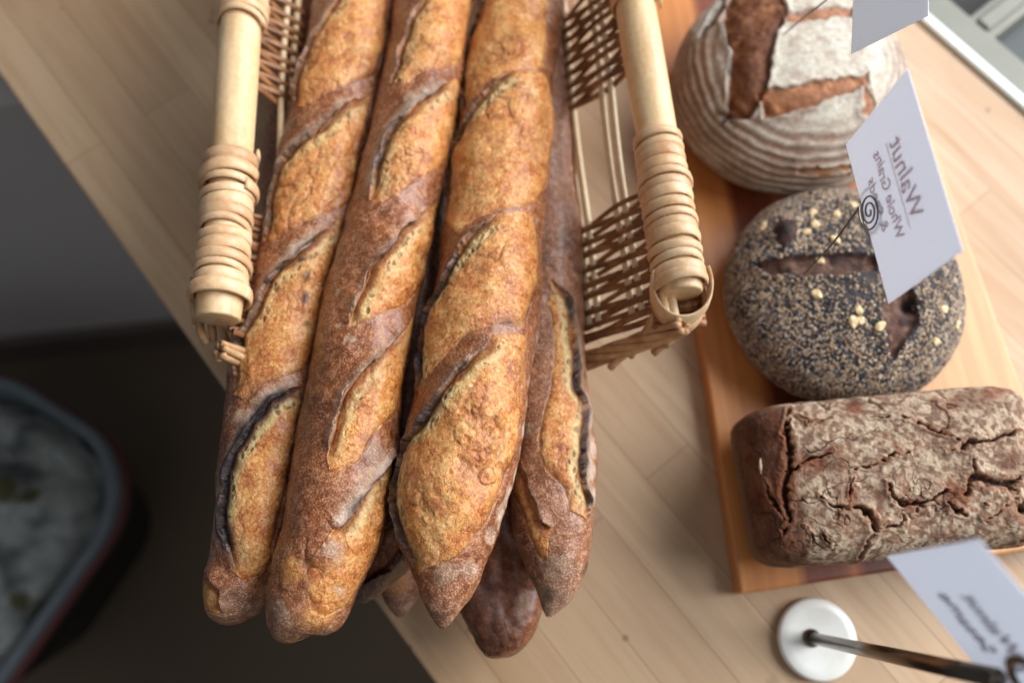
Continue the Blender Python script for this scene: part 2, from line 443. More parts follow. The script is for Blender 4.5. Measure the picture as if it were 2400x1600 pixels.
D = dict
baguette('baguette', 'widest baguette, third from the left on top, with a long crumb slash and pointed tip',
  [(1230,0,92),(1196,180,107),(1178,367,115),(1160,530,118),(1140,714,130),(1120,848,134),(1088,1032,134),(1058,1162,132),(1050,1238,120),(1050,1292,99),(1048,1362,70),(1042,1411,50),(1038,1455,22),(1037,1474,4)],
  .085, .135,
  [D(ear=[(1160,-60),(1138,0),(1104,66),(1089,150),(1085,220),(1086,270)], low=[(1290,-60),(1282,60),(1270,160),(1205,172),(1165,192),(1120,232)], char=.8, flour=.3),
   D(ear=[(1201,168),(1170,189),(1130,224),(1099,270),(1079,311),(1060,367),(1049,444),(1046,500)], low=[(1286,190),(1298,300),(1284,420),(1250,478),(1165,492),(1114,515),(1073,552)], char=.85, flour=.5, pale=1.1),
   D(ear=[(1160,503),(1119,531),(1089,566),(1058,617),(1030,673),(1006,740),(994,800),(986,870),(976,920)], low=[(1252,500),(1266,600),(1256,680),(1230,760),(1150,760),(1083,797),(1040,840),(1007,878)], char=.9, flour=.6, cw=1.2, pale=1.2),
   D(ear=[(1150,785),(1137,810),(1099,842),(1067,875),(1040,907),(1007,951),(980,994),(953,1037),(934,1086),(928,1162),(938,1238),(962,1300),(985,1350)], low=[(1238,790),(1240,900),(1219,988),(1200,1075),(1172,1150),(1143,1216),(1110,1260),(1083,1300),(1030,1325)], char=.85, flour=.85, bloom=.0022, pale=1.3)],
  [(1125,1000,62,'crater',.8),(1085,930,48,'crater',.7),(1142,1120,22,'blister',.9),(1150,880,30,'light',.8),(1180,820,44,'light',.8),(1210,870,30,'blister',.6),
   (1262,800,34,'flour',1.),(1256,850,36,'flour',1.),(1248,900,36,'flour',1.),(1238,950,36,'flour',1.),(1228,1010,36,'flour',1.),(1218,1060,36,'flour',1.),(1206,1110,40,'flour',1.),(1190,1160,44,'flour',1.),(1172,1205,48,'flour',1.),(1150,1250,34,'flour',.95),(1100,1330,50,'dust',.8),(1050,1340,50,'dust',.7),(1036,1450,34,'char',.5),(1075,1400,34,'dark',.5),(1100,1180,60,'light',.3),(1200,1000,34,'light',.6),
   (1165,870,10,'char',.5),(1215,100,50,'dark',.5),(1262,230,26,'light',.6),(1270,330,24,'light',.7),(1300,200,30,'flour',.8),(1292,330,20,'flour',.8),(1262,520,16,'flour',.7)],
  flour=.40, toast=.66, tint=.0, seed=1.3, ns=1500, nf=470)

baguette('baguette', 'reddish floury baguette, second from the left on top, with a knob on its rounded tip',
  [(1020,0,92),(980,250,98),(921,510,103),(863,750,111),(829,930,116),(808,1050,118),(785,1200,120),(748,1335,108),(720,1417,99),(702,1460,80),(694,1490,52),(697,1506,6)],
  .098, .128,
  [D(ear=[(1010,-40),(990,0),(961,46),(936,122),(925,168),(912,200)], low=[(1105,-40),(1100,60),(1078,150),(1045,158),(1002,166),(951,200)], char=.5, flour=.6),
   D(ear=[(1063,184),(1017,214),(961,255),(920,296),(892,360),(874,430),(870,470)], low=[(1078,200),(1078,300),(1052,372),(1000,408),(961,434),(915,464),(882,482)], char=.75, flour=.95),
   D(ear=[(1008,487),(966,515),(945,530),(910,577),(872,622),(849,668),(829,714),(810,762)], low=[(1030,470),(1020,560),(1000,640),(965,700),(941,719),(890,738),(834,758)], char=.6, flour=.8),
   D(ear=[(961,755),(915,799),(872,842),(828,891),(801,934),(783,988),(776,1026),(762,1070)], low=[(978,720),(960,820),(946,900),(930,966),(890,1000),(850,1066),(801,1100),(772,1124)], char=.65, flour=.85),
   D(ear=[(937,1021),(920,1059),(882,1108),(850,1151),(823,1189),(796,1227),(780,1240)], low=[(938,1000),(925,1060),(915,1140),(902,1210),(874,1290),(850,1350),(820,1410),(770,1440),(725,1420),(720,1330)], char=.85, flour=.9, cw=1.3)],
  [(758,1290,44,'knob',.5),(758,1290,42,'skin',1.),(785,1300,30,'dust',.93),(770,1285,30,'dust',.9),(790,1385,26,'flour',.9),(648,1430,40,'dust',.9),(740,1440,50,'bloom',.9),(690,1330,40,'bloom',.8),(700,1400,40,'light',.6),
   (880,1060,44,'flour',.9),(850,1120,30,'dust',.7),(820,800,24,'dust',.9),(790,770,14,'dust',.9),(793,684,14,'dust',.9),(960,230,30,'dust',.9),(730,1470,36,'light',.5),(880,1240,34,'light',.8),(850,880,26,'light',.6)],
  flour=.42, toast=.80, tint=.05, seed=5.1, ns=1500, nf=450)

baguette('baguette', 'leftmost baguette with a thick black edged slash, hanging past the table edge',
  [(840,0,102),(792,250,106),(738,510,114),(670,800,112),(636,1000,108),(604,1250,98),(566,1360,82),(548,1430,62),(546,1455,34),(546,1467,5)],
  .092, .106,
  [D(ear=[(800,-30),(788,0),(757,46),(732,92),(711,148),(696,204),(692,255)], low=[(915,-20),(905,80),(885,170),(840,188),(808,202),(767,221),(721,252)], char=.25, flour=.9, pale=.4),
   D(ear=[(869,224),(808,245),(757,291),(716,326),(680,357),(654,400),(636,459),(625,520),(616,570)], low=[(868,250),(850,370),(825,460),(798,490),(757,508),(706,532),(645,566)], char=.8, flour=.9),
   D(ear=[(793,515),(737,556),(696,592),(650,628),(618,679),(594,730),(568,781),(554,840),(548,920)], low=[(810,530),(790,620),(765,720),(745,800),(722,860),(682,878),(633,898),(579,940)], char=.8, flour=.95),
   D(ear=[(712,908),(671,913),(633,934),(601,972),(570,1016),(545,1070),(528,1129),(522,1211),(532,1276),(548,1340)], low=[(715,930),(695,1030),(672,1140),(650,1250),(632,1340),(600,1350),(572,1360)], char=1.0, flour=.98, cw=2.8, bloom=.002, pale=1.3),
   D(ear=[(484,1335),(505,1365),(518,1400),(524,1438)], low=[(478,1360),(476,1400),(484,1435)], char=.4, flour=.5, amp=.6, pale=.2)],
  [(712,650,16,'char',.8),(708,610,14,'char',.8),(715,700,14,'char',.9),(720,760,14,'char',.7),(740,650,22,'light',.7),(655,1220,50,'dark',.4),(600,1100,60,'light',.2),
   (560,1400,44,'dark',.6),(640,640,40,'dark',.2),(700,470,40,'light',.4),(650,900,34,'flour',.3),(560,980,34,'dust',.9),(500,1300,30,'dust',.8),(745,400,10,'char',.3),(590,1420,36,'dark',.5)],
  flour=.45, toast=.56, tint=.22, seed=9.7, ns=1450, nf=430)

baguette('baguette', 'baguette nearest the right handle with a dark pointed tip',
  [(1262,0,82),(1264,300,85),(1275,510,88),(1281,750,92),(1288,913,96),(1300,1054,102),(1298,1140,102),(1298,1238,95),(1302,1319,76),(1302,1379,52),(1291,1417,28),(1284,1449,4)],
  .060, .092,
  [D(ear=[(1375,1222),(1382,1173),(1368,1119),(1374,1021),(1377,951),(1358,900),(1352,840),(1345,760),(1335,699),(1290,650)], low=[(1330,1200),(1311,1135),(1280,1097),(1264,1032),(1269,983),(1296,880),(1298,804),(1285,720)], char=.95, flour=.98, cw=1.6, pale=1.2),
   D(ear=[(1213,1054),(1240,1119),(1262,1184),(1276,1220),(1290,1240)], low=[(1203,1100),(1208,1160),(1232,1227),(1264,1310),(1280,1316)], char=.6, flour=.8, amp=.8, pale=.3)],
  [(1300,1330,60,'dust',.9),(1290,1400,40,'char',.55),(1372,1330,30,'char',.8),(1385,1100,40,'flour',1.),(1390,1050,36,'flour',1.),(1392,1160,34,'flour',1.),(1320,1040,40,'light',.8),(1300,1000,26,'light',.7),
   (1250,600,60,'dark',.5),(1290,420,60,'dust',.6),(1330,560,40,'dark',.7),(1280,300,40,'dust',.8),(1240,1000,40,'dust',.7),(1320,1280,40,'dust',.6)],
  flour=.55, toast=.64, tint=.25, seed=14.2, ns=900, nf=320)

baguette('baguette', 'dark brown baguette with a blunt rounded end low under the two right ones',
  [(1120,1000,90),(1150,1150,95),(1164,1300,99),(1172,1400,98),(1180,1460,90),(1192,1505,68),(1204,1532,30),(1207,1541,4)],
  .047, .047, [],
  [(1130,1380,70,'dark',.7),(1190,1480,60,'dark',.6),(1230,1420,36,'dust',.8),(1215,1350,30,'dust',.5),(1150,1470,30,'dark',.8)],
  flour=.15, toast=.3, tint=.8, seed=21.5, ns=420, nf=260, lump=2.8, ext=.3)

baguette('baguette', 'burnt curled baguette end poking out between the second and third baguettes',
  [(955,1020,64),(948,1120,74),(926,1220,80),(898,1300,72),(872,1350,52),(854,1388,28),(843,1416,8)],
  .082, .082,
  [D(ear=[(966,1240),(958,1270),(940,1305),(915,1335),(880,1358),(850,1372)], low=[(925,1215),(900,1240),(880,1275),(866,1310),(856,1340)], char=.6, flour=.7, amp=1.5, cw=1.2, pale=0)],
  [(910,1290,34,'dark',.9),(850,1395,20,'char',.8),(900,1320,18,'dark',.9)],
  flour=.5, toast=.12, tint=1.0, seed=27.5, ns=420, nf=240, ext=.28)

baguette('baguette', 'small blurred baguette tip lowest in the pile above the table edge',
  [(965,1150,62),(955,1250,62),(945,1330,55),(940,1390,44),(937,1425,26),(936,1454,4)],
  .034, .034, [],
  [(930,1370,40,'bloom',.8),(915,1350,30,'bloom',.8),(960,1420,34,'dust',.6)],
  flour=.35, toast=.35, seed=33.1, ns=300, nf=200, ext=.28)

baguette('baguette', 'smooth dark orange baguette half hidden under the leftmost one at the left basket side',
  [(752,0,84),(722,150,84),(700,330,80),(690,480,72),(690,560,50),(692,600,6)],
  .062, .050, [],
  [(690,150,60,'light',.3)],
  flour=.10, toast=.55, seed=38.4, ns=420, nf=220, lump=.5, ext=.12)

# ------------------------------------------------------------------ round / tin loaves
def loaf_grid(cx, cy, z0, ax, ay, hz, rot=0.0, sup=2.0, flat=.8, na=560, nr=300, under=.15, top_pow=2.2):
    q = np.linspace(0, 1, nr)**(1.0 + .9*(flat < .6)); q[0] = 1e-7; al = np.linspace(0, 2*math.pi, na, endpoint=False)
    # profile angle from the crown to under the belly
    ps = q*(math.pi/2 + math.radians(62))
    fr = np.where(ps < math.pi/2, np.abs(np.sin(ps))**flat, 1-(1-np.sin(ps))*.55)
    zt = np.where(ps < math.pi/2, np.abs(np.cos(ps))**(2/top_pow), 0)
    zb = np.where(ps > math.pi/2, -np.cos(ps)/math.cos(math.pi/2-math.radians(62)), 0)
    zeq = .36*hz
    z = z0 + zeq + zt*(hz-zeq) - zb*zeq*.995
    rad = (np.abs(np.cos(al))**sup + np.abs(np.sin(al))**sup)**(-1/sup)
    X = fr[:, None]*rad[None]*np.cos(al)[None]*ax; Y = fr[:, None]*rad[None]*np.sin(al)[None]*ay
    c, s_ = math.cos(rot), math.sin(rot)
    P = np.stack([cx + X*c - Y*s_, cy + X*s_ + Y*c, np.repeat(z[:, None], na, 1)], -1)
    # normals by finite differences
    dr = np.gradient(P, axis=0); da = np.roll(P, -1, 1) - np.roll(P, 1, 1)
    N = np.cross(dr, da); N /= np.linalg.norm(N, axis=-1, keepdims=True) + 1e-12
    if N[nr//2, 0] @ (P[nr//2, 0]-np.array([cx, cy, z0])) < 0: N = -N
    i = np.arange(nr-1)[:, None]*na; j = np.arange(na)[None]; j2 = (j+1) % na
    F = np.stack([i+j, i+na+j, i+na+j2, i+j2], -1).reshape(-1, 4)
    Q = np.repeat(ps[:, None], na, 1).ravel()
    return P.reshape(-1, 3), N.reshape(-1, 3), F, Q, (fr, al)

def locator(P, N):
    U, V_ = project(P); vis = np.nonzero((N*(np.array([0, 0, HC])-P)).sum(1) > 0)[0]
    return lambda u, v: vis[np.argmin((U[vis]-u)**2 + (V_[vis]-v)**2)]

def poly_mask(P, N, pts, wob=.0015, edge=.0012, seed=1., Q=None):
    L = locator(P, N); k = [L(u, v) for u, v in pts]; R = P[k]
    w = np.stack([fbm(P, .009, 2, seed), fbm(P, .009, 2, seed+2)], 1)*wob
    X = P[:, 0]+w[:, 0]; Y = P[:, 1]+w[:, 1]
    I = in_poly(X, Y, R[:, :2])
    if Q is not None: I &= (Q < math.pi/2+.1)
    d, _ = seg_dist(np.stack([X, Y, P[:, 2]], 1), np.vstack([R, R[:1]]))
    return smooth(np.where(I, d, -d), -edge, edge), np.where(I, d, 0), d

def mixc(c, a, col): return c*(1-a[:, None]) + np.array(col)*a[:, None]

# --- floured round loaf
P, N, F, Q, _ = loaf_grid(.221, .386, .018, .0925, .0925, .088, sup=2.0)
cxy = np.array([.221, .386]); r = np.linalg.norm(P[:, :2]-cxy, axis=1); nn = fbm(P, .03, 3, 60)
arc = Q*.088 + nn*.0065
ring = .5+.5*np.cos(arc/.0108*2*math.pi)
ringw = smooth(Q, .45, .95)
fl = np.clip(1.05 - .25*smooth(Q, .2, 1.2) , 0, 1)
pat = smooth(ring + .75*fbm(P, .014, 3, 61) + .3*fbm(P, .05, 1, 59), .22, 1.05)
fl = fl*(1-ringw) + ringw*(.25+.6*pat)*.9
fl *= np.clip(1.0 + .55*fbm(P, .007, 3, 62) - smooth(Q, 1.5, 1.9)*.5, 0, 1)
crustc = mixc(np.tile(np.array(srgb(126, 88, 66)), (len(P), 1)), smooth(fbm(P, .02, 3, 63), -.2, .4), srgb(154, 110, 84))
fl *= 1-.35*smooth(fbm(P, .009, 3, 58), .05, .5)
col = mixc(crustc, np.clip(fl, 0, 1)*.92, srgb(206, 203, 190))
h = fbm(P, .05, 3, 64)*.002 + (ring-.5)*.0012*ringw
S_ = [([(1695,48),(1722,-40),(1790,-60),(1835,-40),(1841,36),(1817,97),(1798,215),(1752,275),(1697,291),(1706,230),(1707,151)], -.004, srgb(122,74,42), 1),
      ([(1770,225),(1889,198),(2035,174),(2037,203),(1914,244),(1792,279)], -.003, srgb(172,116,76), .5),
      ([(1841,33),(1914,25),(1998,18),(1999,39),(1914,50),(1841,52)], -.003, srgb(170,118,84), .4),
      ([(1641,87),(1665,42),(1692,-10),(1704,20),(1672,62)], -.005, srgb(116,70,34), 1),
      ([(2027,200),(2050,245),(2032,282),(2014,262)], -.002, srgb(170,118,84), .4),
      ([(1865,386),(1930,396),(1990,384),(1990,398),(1925,410),(1868,398)], -.002, srgb(176,122,70), .4)]
for pts, dz, cc, dk in S_:
    m, din, d = poly_mask(P, N, pts, Q=Q, seed=65, wob=.0035, edge=.0022)
    lum = smooth(fbm(P, .014, 3, 66), -.3, .4)
    c2 = mixc(np.tile(np.array(cc), (len(P), 1)), lum*.6*dk, srgb(84, 44, 28))
    c2 = mixc(c2, smooth(fbm(P, .006, 2, 67), .2, .6)*.5, srgb(186, 128, 80))
    col = mixc(col, m, (0, 0, 0)) + c2*m[:, None]
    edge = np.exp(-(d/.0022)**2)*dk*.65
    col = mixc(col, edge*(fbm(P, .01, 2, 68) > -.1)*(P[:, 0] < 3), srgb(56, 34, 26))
    h += m*dz*(np.exp(-din/.006)) + m*.002*lum + np.exp(-(d/.004)**2)*(1-m)*.002
m, _, _ = poly_mask(P, N, [(1600,60),(1641,36),(1690,-40),(1640,90),(1625,120)], Q=Q, seed=69)
col = mixc(col, m*.8, srgb(205, 205, 196))
P2 = P + N*h[:, None]
M_LOAF = paint_material('floured_crust', srgb(190, 160, 130), 260, .5)
C4 = lambda c: np.hstack([c, np.ones((len(c), 1))])
o = mesh_obj('round_loaf', P2, F, M_LOAF, None, True, {'col': C4(col)})
tag(o, 'large round sourdough loaf with white flour rings and crossed brown scores', 'bread loaf')

# --- seeded round loaf
P, N, F, Q, _ = loaf_grid(.2465, .2115, .018, .0865, .084, .068, sup=2.05, flat=.75)
col = np.tile(np.array(srgb(62, 58, 60)), (len(P), 1)); col = mixc(col, smooth(fbm(P, .006, 3, 70), -.1, .4)*.6, srgb(96, 76, 62))
h = fbm(P, .04, 3, 71)*.0022 + fbm(P, .008, 2, 72)*.0006
bare = np.zeros(len(P))
for pts, dz, cc in [([(1768,620),(1800,612),(1900,600),(1980,596),(2048,600),(2052,632),(1990,642),(1900,646),(1800,644)], -.0035, srgb(90, 62, 50)),
                    ([(2060,720),(2090,690),(2130,668),(2148,700),(2152,760),(2120,800),(2090,845),(2076,800)], -.003, srgb(96, 62, 48)),
                    ([(1815,540),(1835,516),(1862,520),(1866,560),(1845,582),(1826,570)], .003, srgb(66, 40, 36))]:
    m, din, d = poly_mask(P, N, pts, Q=Q, seed=73)
    cb = mixc(np.tile(np.array(cc), (len(P), 1)), smooth(fbm(P, .005, 3, 76), -.1, .5), srgb(132, 100, 82)); cb = mixc(cb, smooth(fbm(P, .008, 2, 77), .1, .5), srgb(60, 38, 32))
    col = mixc(col, m, (0, 0, 0)) + cb*m[:, None]; h += m*dz*(1 - .3*np.exp(-din/.004)) + m*fbm(P, .006, 3, 78)*.0012 + (1-m)*.0014*np.exp(-(d/.005)**2); bare = np.maximum(bare, m)
L = locator(P, N)
for (u, v, rr, dd) in [(2140,715,.006,-.007), (1842,545,.006,.0025)]:
    c = P[L(u, v)]; g = np.exp(-(np.linalg.norm(P-c, axis=1)/rr)**2); h += g*dd; col = mixc(col, np.clip(g*1.1, 0, 1), srgb(36, 24, 20))
P2 = P + N*h[:, None]
M_SEEDLOAF = paint_material('dark_seed_crust', srgb(150, 130, 120), 420, .8, .75)
loaf2 = mesh_obj('seeded_loaf', P2, F, M_SEEDLOAF, None, True, {'col': C4(col)})
tag(loaf2, 'round bread coated all over in poppy and sesame seeds, middle loaf on the board', 'bread loaf')
rs = np.random.RandomState(5)
def scatter(count, sl, sw, sh, cols, maxQ, clump):
    w = np.sin(np.clip(Q, 0, math.pi/2+.6))*(1-bare)**4*(Q < maxQ); w = w*np.clip(.55+clump*fbm(P, .012, 2, 75), .02, 1)
    k = rs.choice(len(P), count, p=w/w.sum()); V = []; Fs = []; A = []
    base = np.array([(1, 0, 0), (.35, .8, 0), (-.8, .6, 0), (-.8, -.6, 0), (.35, -.8, 0), (0, 0, 1.), (0, 0, -.6)])
    tri = [(0, 1, 5), (1, 2, 5), (2, 3, 5), (3, 4, 5), (4, 0, 5), (1, 0, 6), (2, 1, 6), (3, 2, 6), (4, 3, 6), (0, 4, 6)]
    for n_, kk in enumerate(k):
        nz = N[kk]; t = rs.randn(3); t -= (t @ nz)*nz; t /= np.linalg.norm(t); b = np.cross(nz, t)
        nz2 = nz + t*rs.randn()*.35; nz2 /= np.linalg.norm(nz2)
        s = rs.uniform(.8, 1.2); X = base*np.array([sl*s, sw*s, sh])
        V.append(P2[kk] + nz*sh*.5 + X[:, :1]*t + X[:, 1:2]*b + X[:, 2:]*nz2)
        Fs.append(np.array(tri)+n_*7); c = np.array(cols[rs.randint(len(cols))])*rs.uniform(.75, 1.15); A.append(np.tile(np.append(c, 1), (7, 1)))
    return np.vstack(V), np.vstack(Fs), np.vstack(A)
M_SEED = paint_material('seed_grain', srgb(225, 215, 205), 600, .2, .5)
v, f, a = scatter(17000, .00085, .0007, .0006, [srgb(74, 86, 104), srgb(96, 104, 118), srgb(54, 60, 74), srgb(126, 128, 134)], 1.95, .4)
o = mesh_obj('poppy_seeds', v, f, M_SEED, loaf2, True, {'col': a}); o['kind'] = 'stuff'
v, f, a = scatter(14500, .00135, .00088, .0006, [srgb(200, 174, 142), srgb(178, 150, 120), srgb(214, 196, 168), srgb(158, 128, 100)], 1.85, .45)
o = mesh_obj('sesame_seeds', v, f, M_SEED, loaf2, True, {'col': a}); o['kind'] = 'stuff'
oats = [(1790,532),(1910,527),(1960,503),(1958,565),(1905,498),(1915,690),(2010,725),(1997,755),(2012,752),(2060,765),(2213,725),(2001,480),(1890,545),(1925,608),(2195,800),(2245,760)]
for (u, v_) in oats:
    kk = L(u, v_); nz = N[kk]; t = rs.randn(3); t -= (t @ nz)*nz; t /= np.linalg.norm(t); b = np.cross(nz, t)
    V = []; Fs = []; k1, k2 = rs.uniform(.7, 1.15), rs.uniform(.75, 1.1)
    for i_ in range(7):
        e = math.pi*i_/6
        for j_ in range(12):
            w = 2*math.pi*j_/12
            V.append(P2[kk] + nz*.0008 + t*math.sin(e)*math.cos(w)*.0044*k1 + b*math.sin(e)*math.sin(w)*.0030*k2*(1+.3*math.cos(w)) + nz*(math.cos(e)*.0008 + .0006*math.sin(3*w)*math.sin(e)))
    for i_ in range(6):
        for j_ in range(12): Fs.append((i_*12+j_, (i_+1)*12+j_, (i_+1)*12+(j_+1) % 12, i_*12+(j_+1) % 12))
    mesh_obj('oat_flake', V, Fs, M_SEED, loaf2, True, {'col': np.tile(np.array(srgb(222, 196, 150)+(1,)), (len(V), 1))})

# --- cracked rye tin loaf
tl = at(1846, 958, .085); tr = at(2384, 938, .085)
rot = math.radians(5.0)
P, N, F, Q, _ = loaf_grid(.2515, .0745, .018, .0955, .0525, .084, rot=rot, sup=9.0, flat=.42, na=760, nr=420, top_pow=5.0)
cr = [([(1848,955),(1844,1017),(1852,1080),(1841,1156),(1846,1209),(1834,1250)], 1.5), ([(1839,1108),(1887,1084),(1925,1075),(1954,1051)], .9),
      ([(1791,1118),(1810,1161),(1830,1213)], .8), ([(1997,1099),(2040,1089),(2083,1065),(2126,1056)], .9), ([(2035,974),(2102,979),(2160,998),(2226,1017),(2255,1041)], .9),
      ([(2217,1056),(2270,1041),(2346,1022),(2394,1008)], 1.2), ([(2078,1137),(2093,1166),(2136,1185),(2174,1175),(2222,1151)], 1.3),
      ([(2260,1156),(2279,1118),(2317,1132),(2365,1132),(2400,1118)], 2.0), ([(2365,1137),(2389,1185),(2394,1261)], 2.0), ([(2222,1180),(2260,1204)], 1.2),
      ([(1925,1170),(1963,1194),(2011,1190),(2045,1213),(2050,1247),(2011,1300),(2002,1328)], 1.3), ([(2054,1233),(2107,1228),(2121,1209)], .9),
      ([(2308,1185),(2303,1233)], .9), ([(1997,1118),(1992,1175)], .7), ([(2279,1065),(2289,1108)], 1.0), ([(1850,970),(1900,985),(1950,975)], .5),
      ([(2174,1175),(2140,1210)], .6), ([(2300,1230),(2340,1200),(2370,1170)], .6), ([(1880,1230),(1900,1260),(1890,1300)], .5), ([(1930,1240),(1945,1280)], .4)]
L = locator(P, N)
wv = np.stack([fbm(P, .010, 3, 80), fbm(P, .010, 3, 81), fbm(P, .010, 3, 82)], 1)*.0032
wv += np.stack([fbm(P, .003, 2, 83), fbm(P, .003, 2, 84), fbm(P, .003, 2, 85)], 1)*.0018
dmin = np.full(len(P), 9.0)
for pts, wd in cr:
    line = spline(P[[L(u, v) for u, v in pts]], 12); d, t = seg_dist(P + wv, line)
    wl = wd*.72*(.45 + .55*np.sin(np.pi*np.clip(t, .08, .92)))
    dmin = np.minimum(dmin, d/wl)
net = np.abs(fbm(P + wv*.6, .030, 3, 56)); net2 = np.abs(fbm(P + wv*.4, .017, 3, 55))
fine = np.maximum(smooth(net, .022, .0)*smooth(fbm(P, .03, 2, 54), -.15, .2), smooth(net2, .018, .0)*smooth(fbm(P, .03, 2, 53), .0, .3)*.8)*(P[:, 2] > .05)
crack = smooth(dmin, .0021, .0007); near = smooth(dmin, .011, .002)
xl = (P[:, 0]-.2515)*math.cos(rot) + (P[:, 1]-.0745)*math.sin(rot); yl = -(P[:, 0]-.2515)*math.sin(rot) + (P[:, 1]-.0745)*math.cos(rot)
fl = smooth(fbm(P, .018, 3, 86), -.55, .05)*(1-.45*near*smooth(fbm(P, .012, 2, 87), -.1, .4))
fl *= 1-.85*smooth(xl, -.069, -.077)
fl *= .22 + .76*smooth(fbm(P, .0026, 2, 88), -.28, .22)*(.6+.4*smooth(fbm(P, .009, 2, 57), -.4, .2))
fl *= 1-smooth(P[:, 2], .075, .045)*.6
brown = mixc(np.tile(np.array(srgb(98, 56, 36)), (len(P), 1)), smooth(fbm(P, .012, 3, 89), -.2, .4), srgb(130, 82, 56))
side = smooth(P[:, 2], .062, .048)*smooth(xl, -.070, -.080)
col = mixc(brown, side, srgb(134, 112, 86))
col = mixc(col, np.clip(fl, 0, 1)*(1-side), srgb(196, 178, 152))
col = mixc(col, np.exp(-((dmin-.0026)/.0009)**2)*.5, srgb(150, 92, 54))
col = mixc(col, fine*.8, srgb(92, 56, 36)); col = mixc(col, crack, srgb(58, 32, 18))
h = fbm(P, .05, 2, 90)*.0012 + fbm(P, .011, 3, 91)*.0010 - crack*.0042 - fine*.0014 + .0012*np.exp(-((dmin-.004)/.0025)**2) + fbm(P, .0016, 2, 92)*.00035*(1-side)
P2 = P + N*h[:, None]
M_RYE = paint_material('rye_crust', srgb(170, 140, 120), 700, .7, .85, .0009)
loaf3 = mesh_obj('rye_loaf', P2, F, M_RYE, None, True, {'col': C4(col)})
tag(loaf3, 'rectangular tin baked rye loaf with deep cracks through its grey floured top', 'bread loaf')
kk = L(1784, 1093); nz = N[kk]; mb = MB(); c = P2[kk]; t = np.cross(nz, (1, 0, 0)); t /= np.linalg.norm(t)
mb.sweep([c+nz*.0008 - t*.005, c+nz*.0012, c+nz*.0008+t*.005], [.0006, .0018, .0006], [.0004, .0009, .0004], n=8)
o = mb.build('oat_flake', NT('pale_oat').done(srgb(226, 200, 172), .7), loaf3)

# ------------------------------------------------------------------ wood materials
def butcher():
    s = NT('beech_staves')
    co = s.coords((1, 1, 1)); br = s.n('ShaderNodeTexBrick'); br.offset = .37; br.offset_frequency = 2; br.squash = 1
    s.lk(co, br.inputs['Vector'])
    for k, v in (('Scale', 1.), ('Mortar Size', .0005), ('Mortar Smooth', .3), ('Bias', 0.), ('Brick Width', .37), ('Row Height', .043)): br.inputs[k].default_value = v
    br.inputs['Color1'].default_value = (0, 0, 0, 1); br.inputs['Color2'].default_value = (1, 1, 1, 1); br.inputs['Mortar'].default_value = (.5, .5, .5, 1)
    tone = s.mix(br.outputs['Color'], srgb(182, 152, 121), srgb(195, 166, 134))
    g = s.noise(1, 6, .6, s.coords((7, 95, 30)), .5); g2 = s.noise(1, 4, .6, s.coords((2.2, 22, 10)), 1.2)
    c = s.mix(s.mr(g, .38, .68, 0, .32), tone, srgb(160, 122, 86)); c = s.mix(s.mr(g2, .5, .72, 0, .3), c, srgb(156, 116, 78))
    lv = s.noise(3.2, 3, .5); c = s.mix(s.mr(lv, .4, .7, 0, .45), c, srgb(164, 122, 80)); c = s.mix(s.math('MULTIPLY', br.outputs['Fac'], .55), c, srgb(112, 80, 54))
    vd = s.voro(26); c = s.mix(s.mr(vd, .09, .03, 0, .6), c, srgb(92, 66, 44)); sp = s.noise(14, 2, .5); c = s.mix(s.mr(sp, .67, .76, 0, .8), c, srgb(84, 62, 44))
    r = s.mr(g, .3, .7, .38, .55)
    return s.done(c, r, s.bump(s.math('ADD', g, s.math('MULTIPLY', br.outputs['Fac'], -1.5)), .25, .0008), .4)
def board_mat():
    s = NT('striped_board_wood')
    sep = s.n('ShaderNodeSeparateXYZ'); s.lk(s.tc.outputs['Object'], sep.inputs[0]); x = sep.outputs[0]
    wob = s.math('ADD', x, s.math('MULTIPLY', s.noise(1, 3, .5, s.coords((14, 3, 1))), .014))
    c = s.ramp(s.math('MULTIPLY', wob, 4.0), [(.0, srgb(208, 142, 80)), (.19, srgb(202, 132, 72)), (.225, srgb(120, 58, 34)), (.33, srgb(132, 72, 48)), (.36, srgb(178, 100, 56)), (.40, srgb(108, 58, 42)), (.58, srgb(122, 64, 42)), (.62, srgb(176, 102, 62)), (.66, srgb(208, 148, 92)), (1., srgb(214, 160, 106))])
    g = s.noise(1, 6, .6, s.coords((130, 7, 20)), .4)
    c = s.mix(s.mr(g, .35, .7, 0, .35), c, srgb(190, 130, 90), 'MULTIPLY')
    return s.done(c, .38, s.bump(g, .2, .0006), .5)
def cane(name, a, b, c_, rough=.45, sc=(60, 60, 60)):
    s = NT(name); t = s.attr('tint')[0]
    g = s.noise(1, 5, .6, s.coords(sc)); g2 = s.noise(260, 4, .6)
    c = s.ramp(s.math('ADD', s.math('MULTIPLY', g, .7), s.math('MULTIPLY', g2, .3)), [(.32, a), (.5, b), (.68, c_)])
    c = s.mix(s.math('MULTIPLY', t, .6), c, srgb(150, 92, 52))
    return s.done(c, rough, s.bump(g2, .25, .0006), .45)
M_TABLE = butcher(); M_BOARD = board_mat()
M_RAIL = cane('peeled_willow_pole', srgb(200, 158, 110), srgb(222, 185, 138), srgb(238, 210, 168), .38, (90, 14, 90))
M_WRAP = cane('cane_wrapping', srgb(200, 152, 106), srgb(226, 188, 144), srgb(240, 214, 176), .36, (50, 50, 50))
M_WEAVE = cane('brown_wicker', srgb(92, 58, 32), srgb(136, 90, 52), srgb(178, 128, 80), .42, (70, 70, 70))
M_ROD = cane('pale_cane_rod', srgb(200, 168, 124), srgb(224, 198, 158), srgb(238, 220, 186), .4, (60, 12, 60))
M_BORDER = cane('tan_wicker', srgb(150, 108, 70), srgb(188, 146, 102), srgb(216, 182, 138), .42, (70, 70, 70))

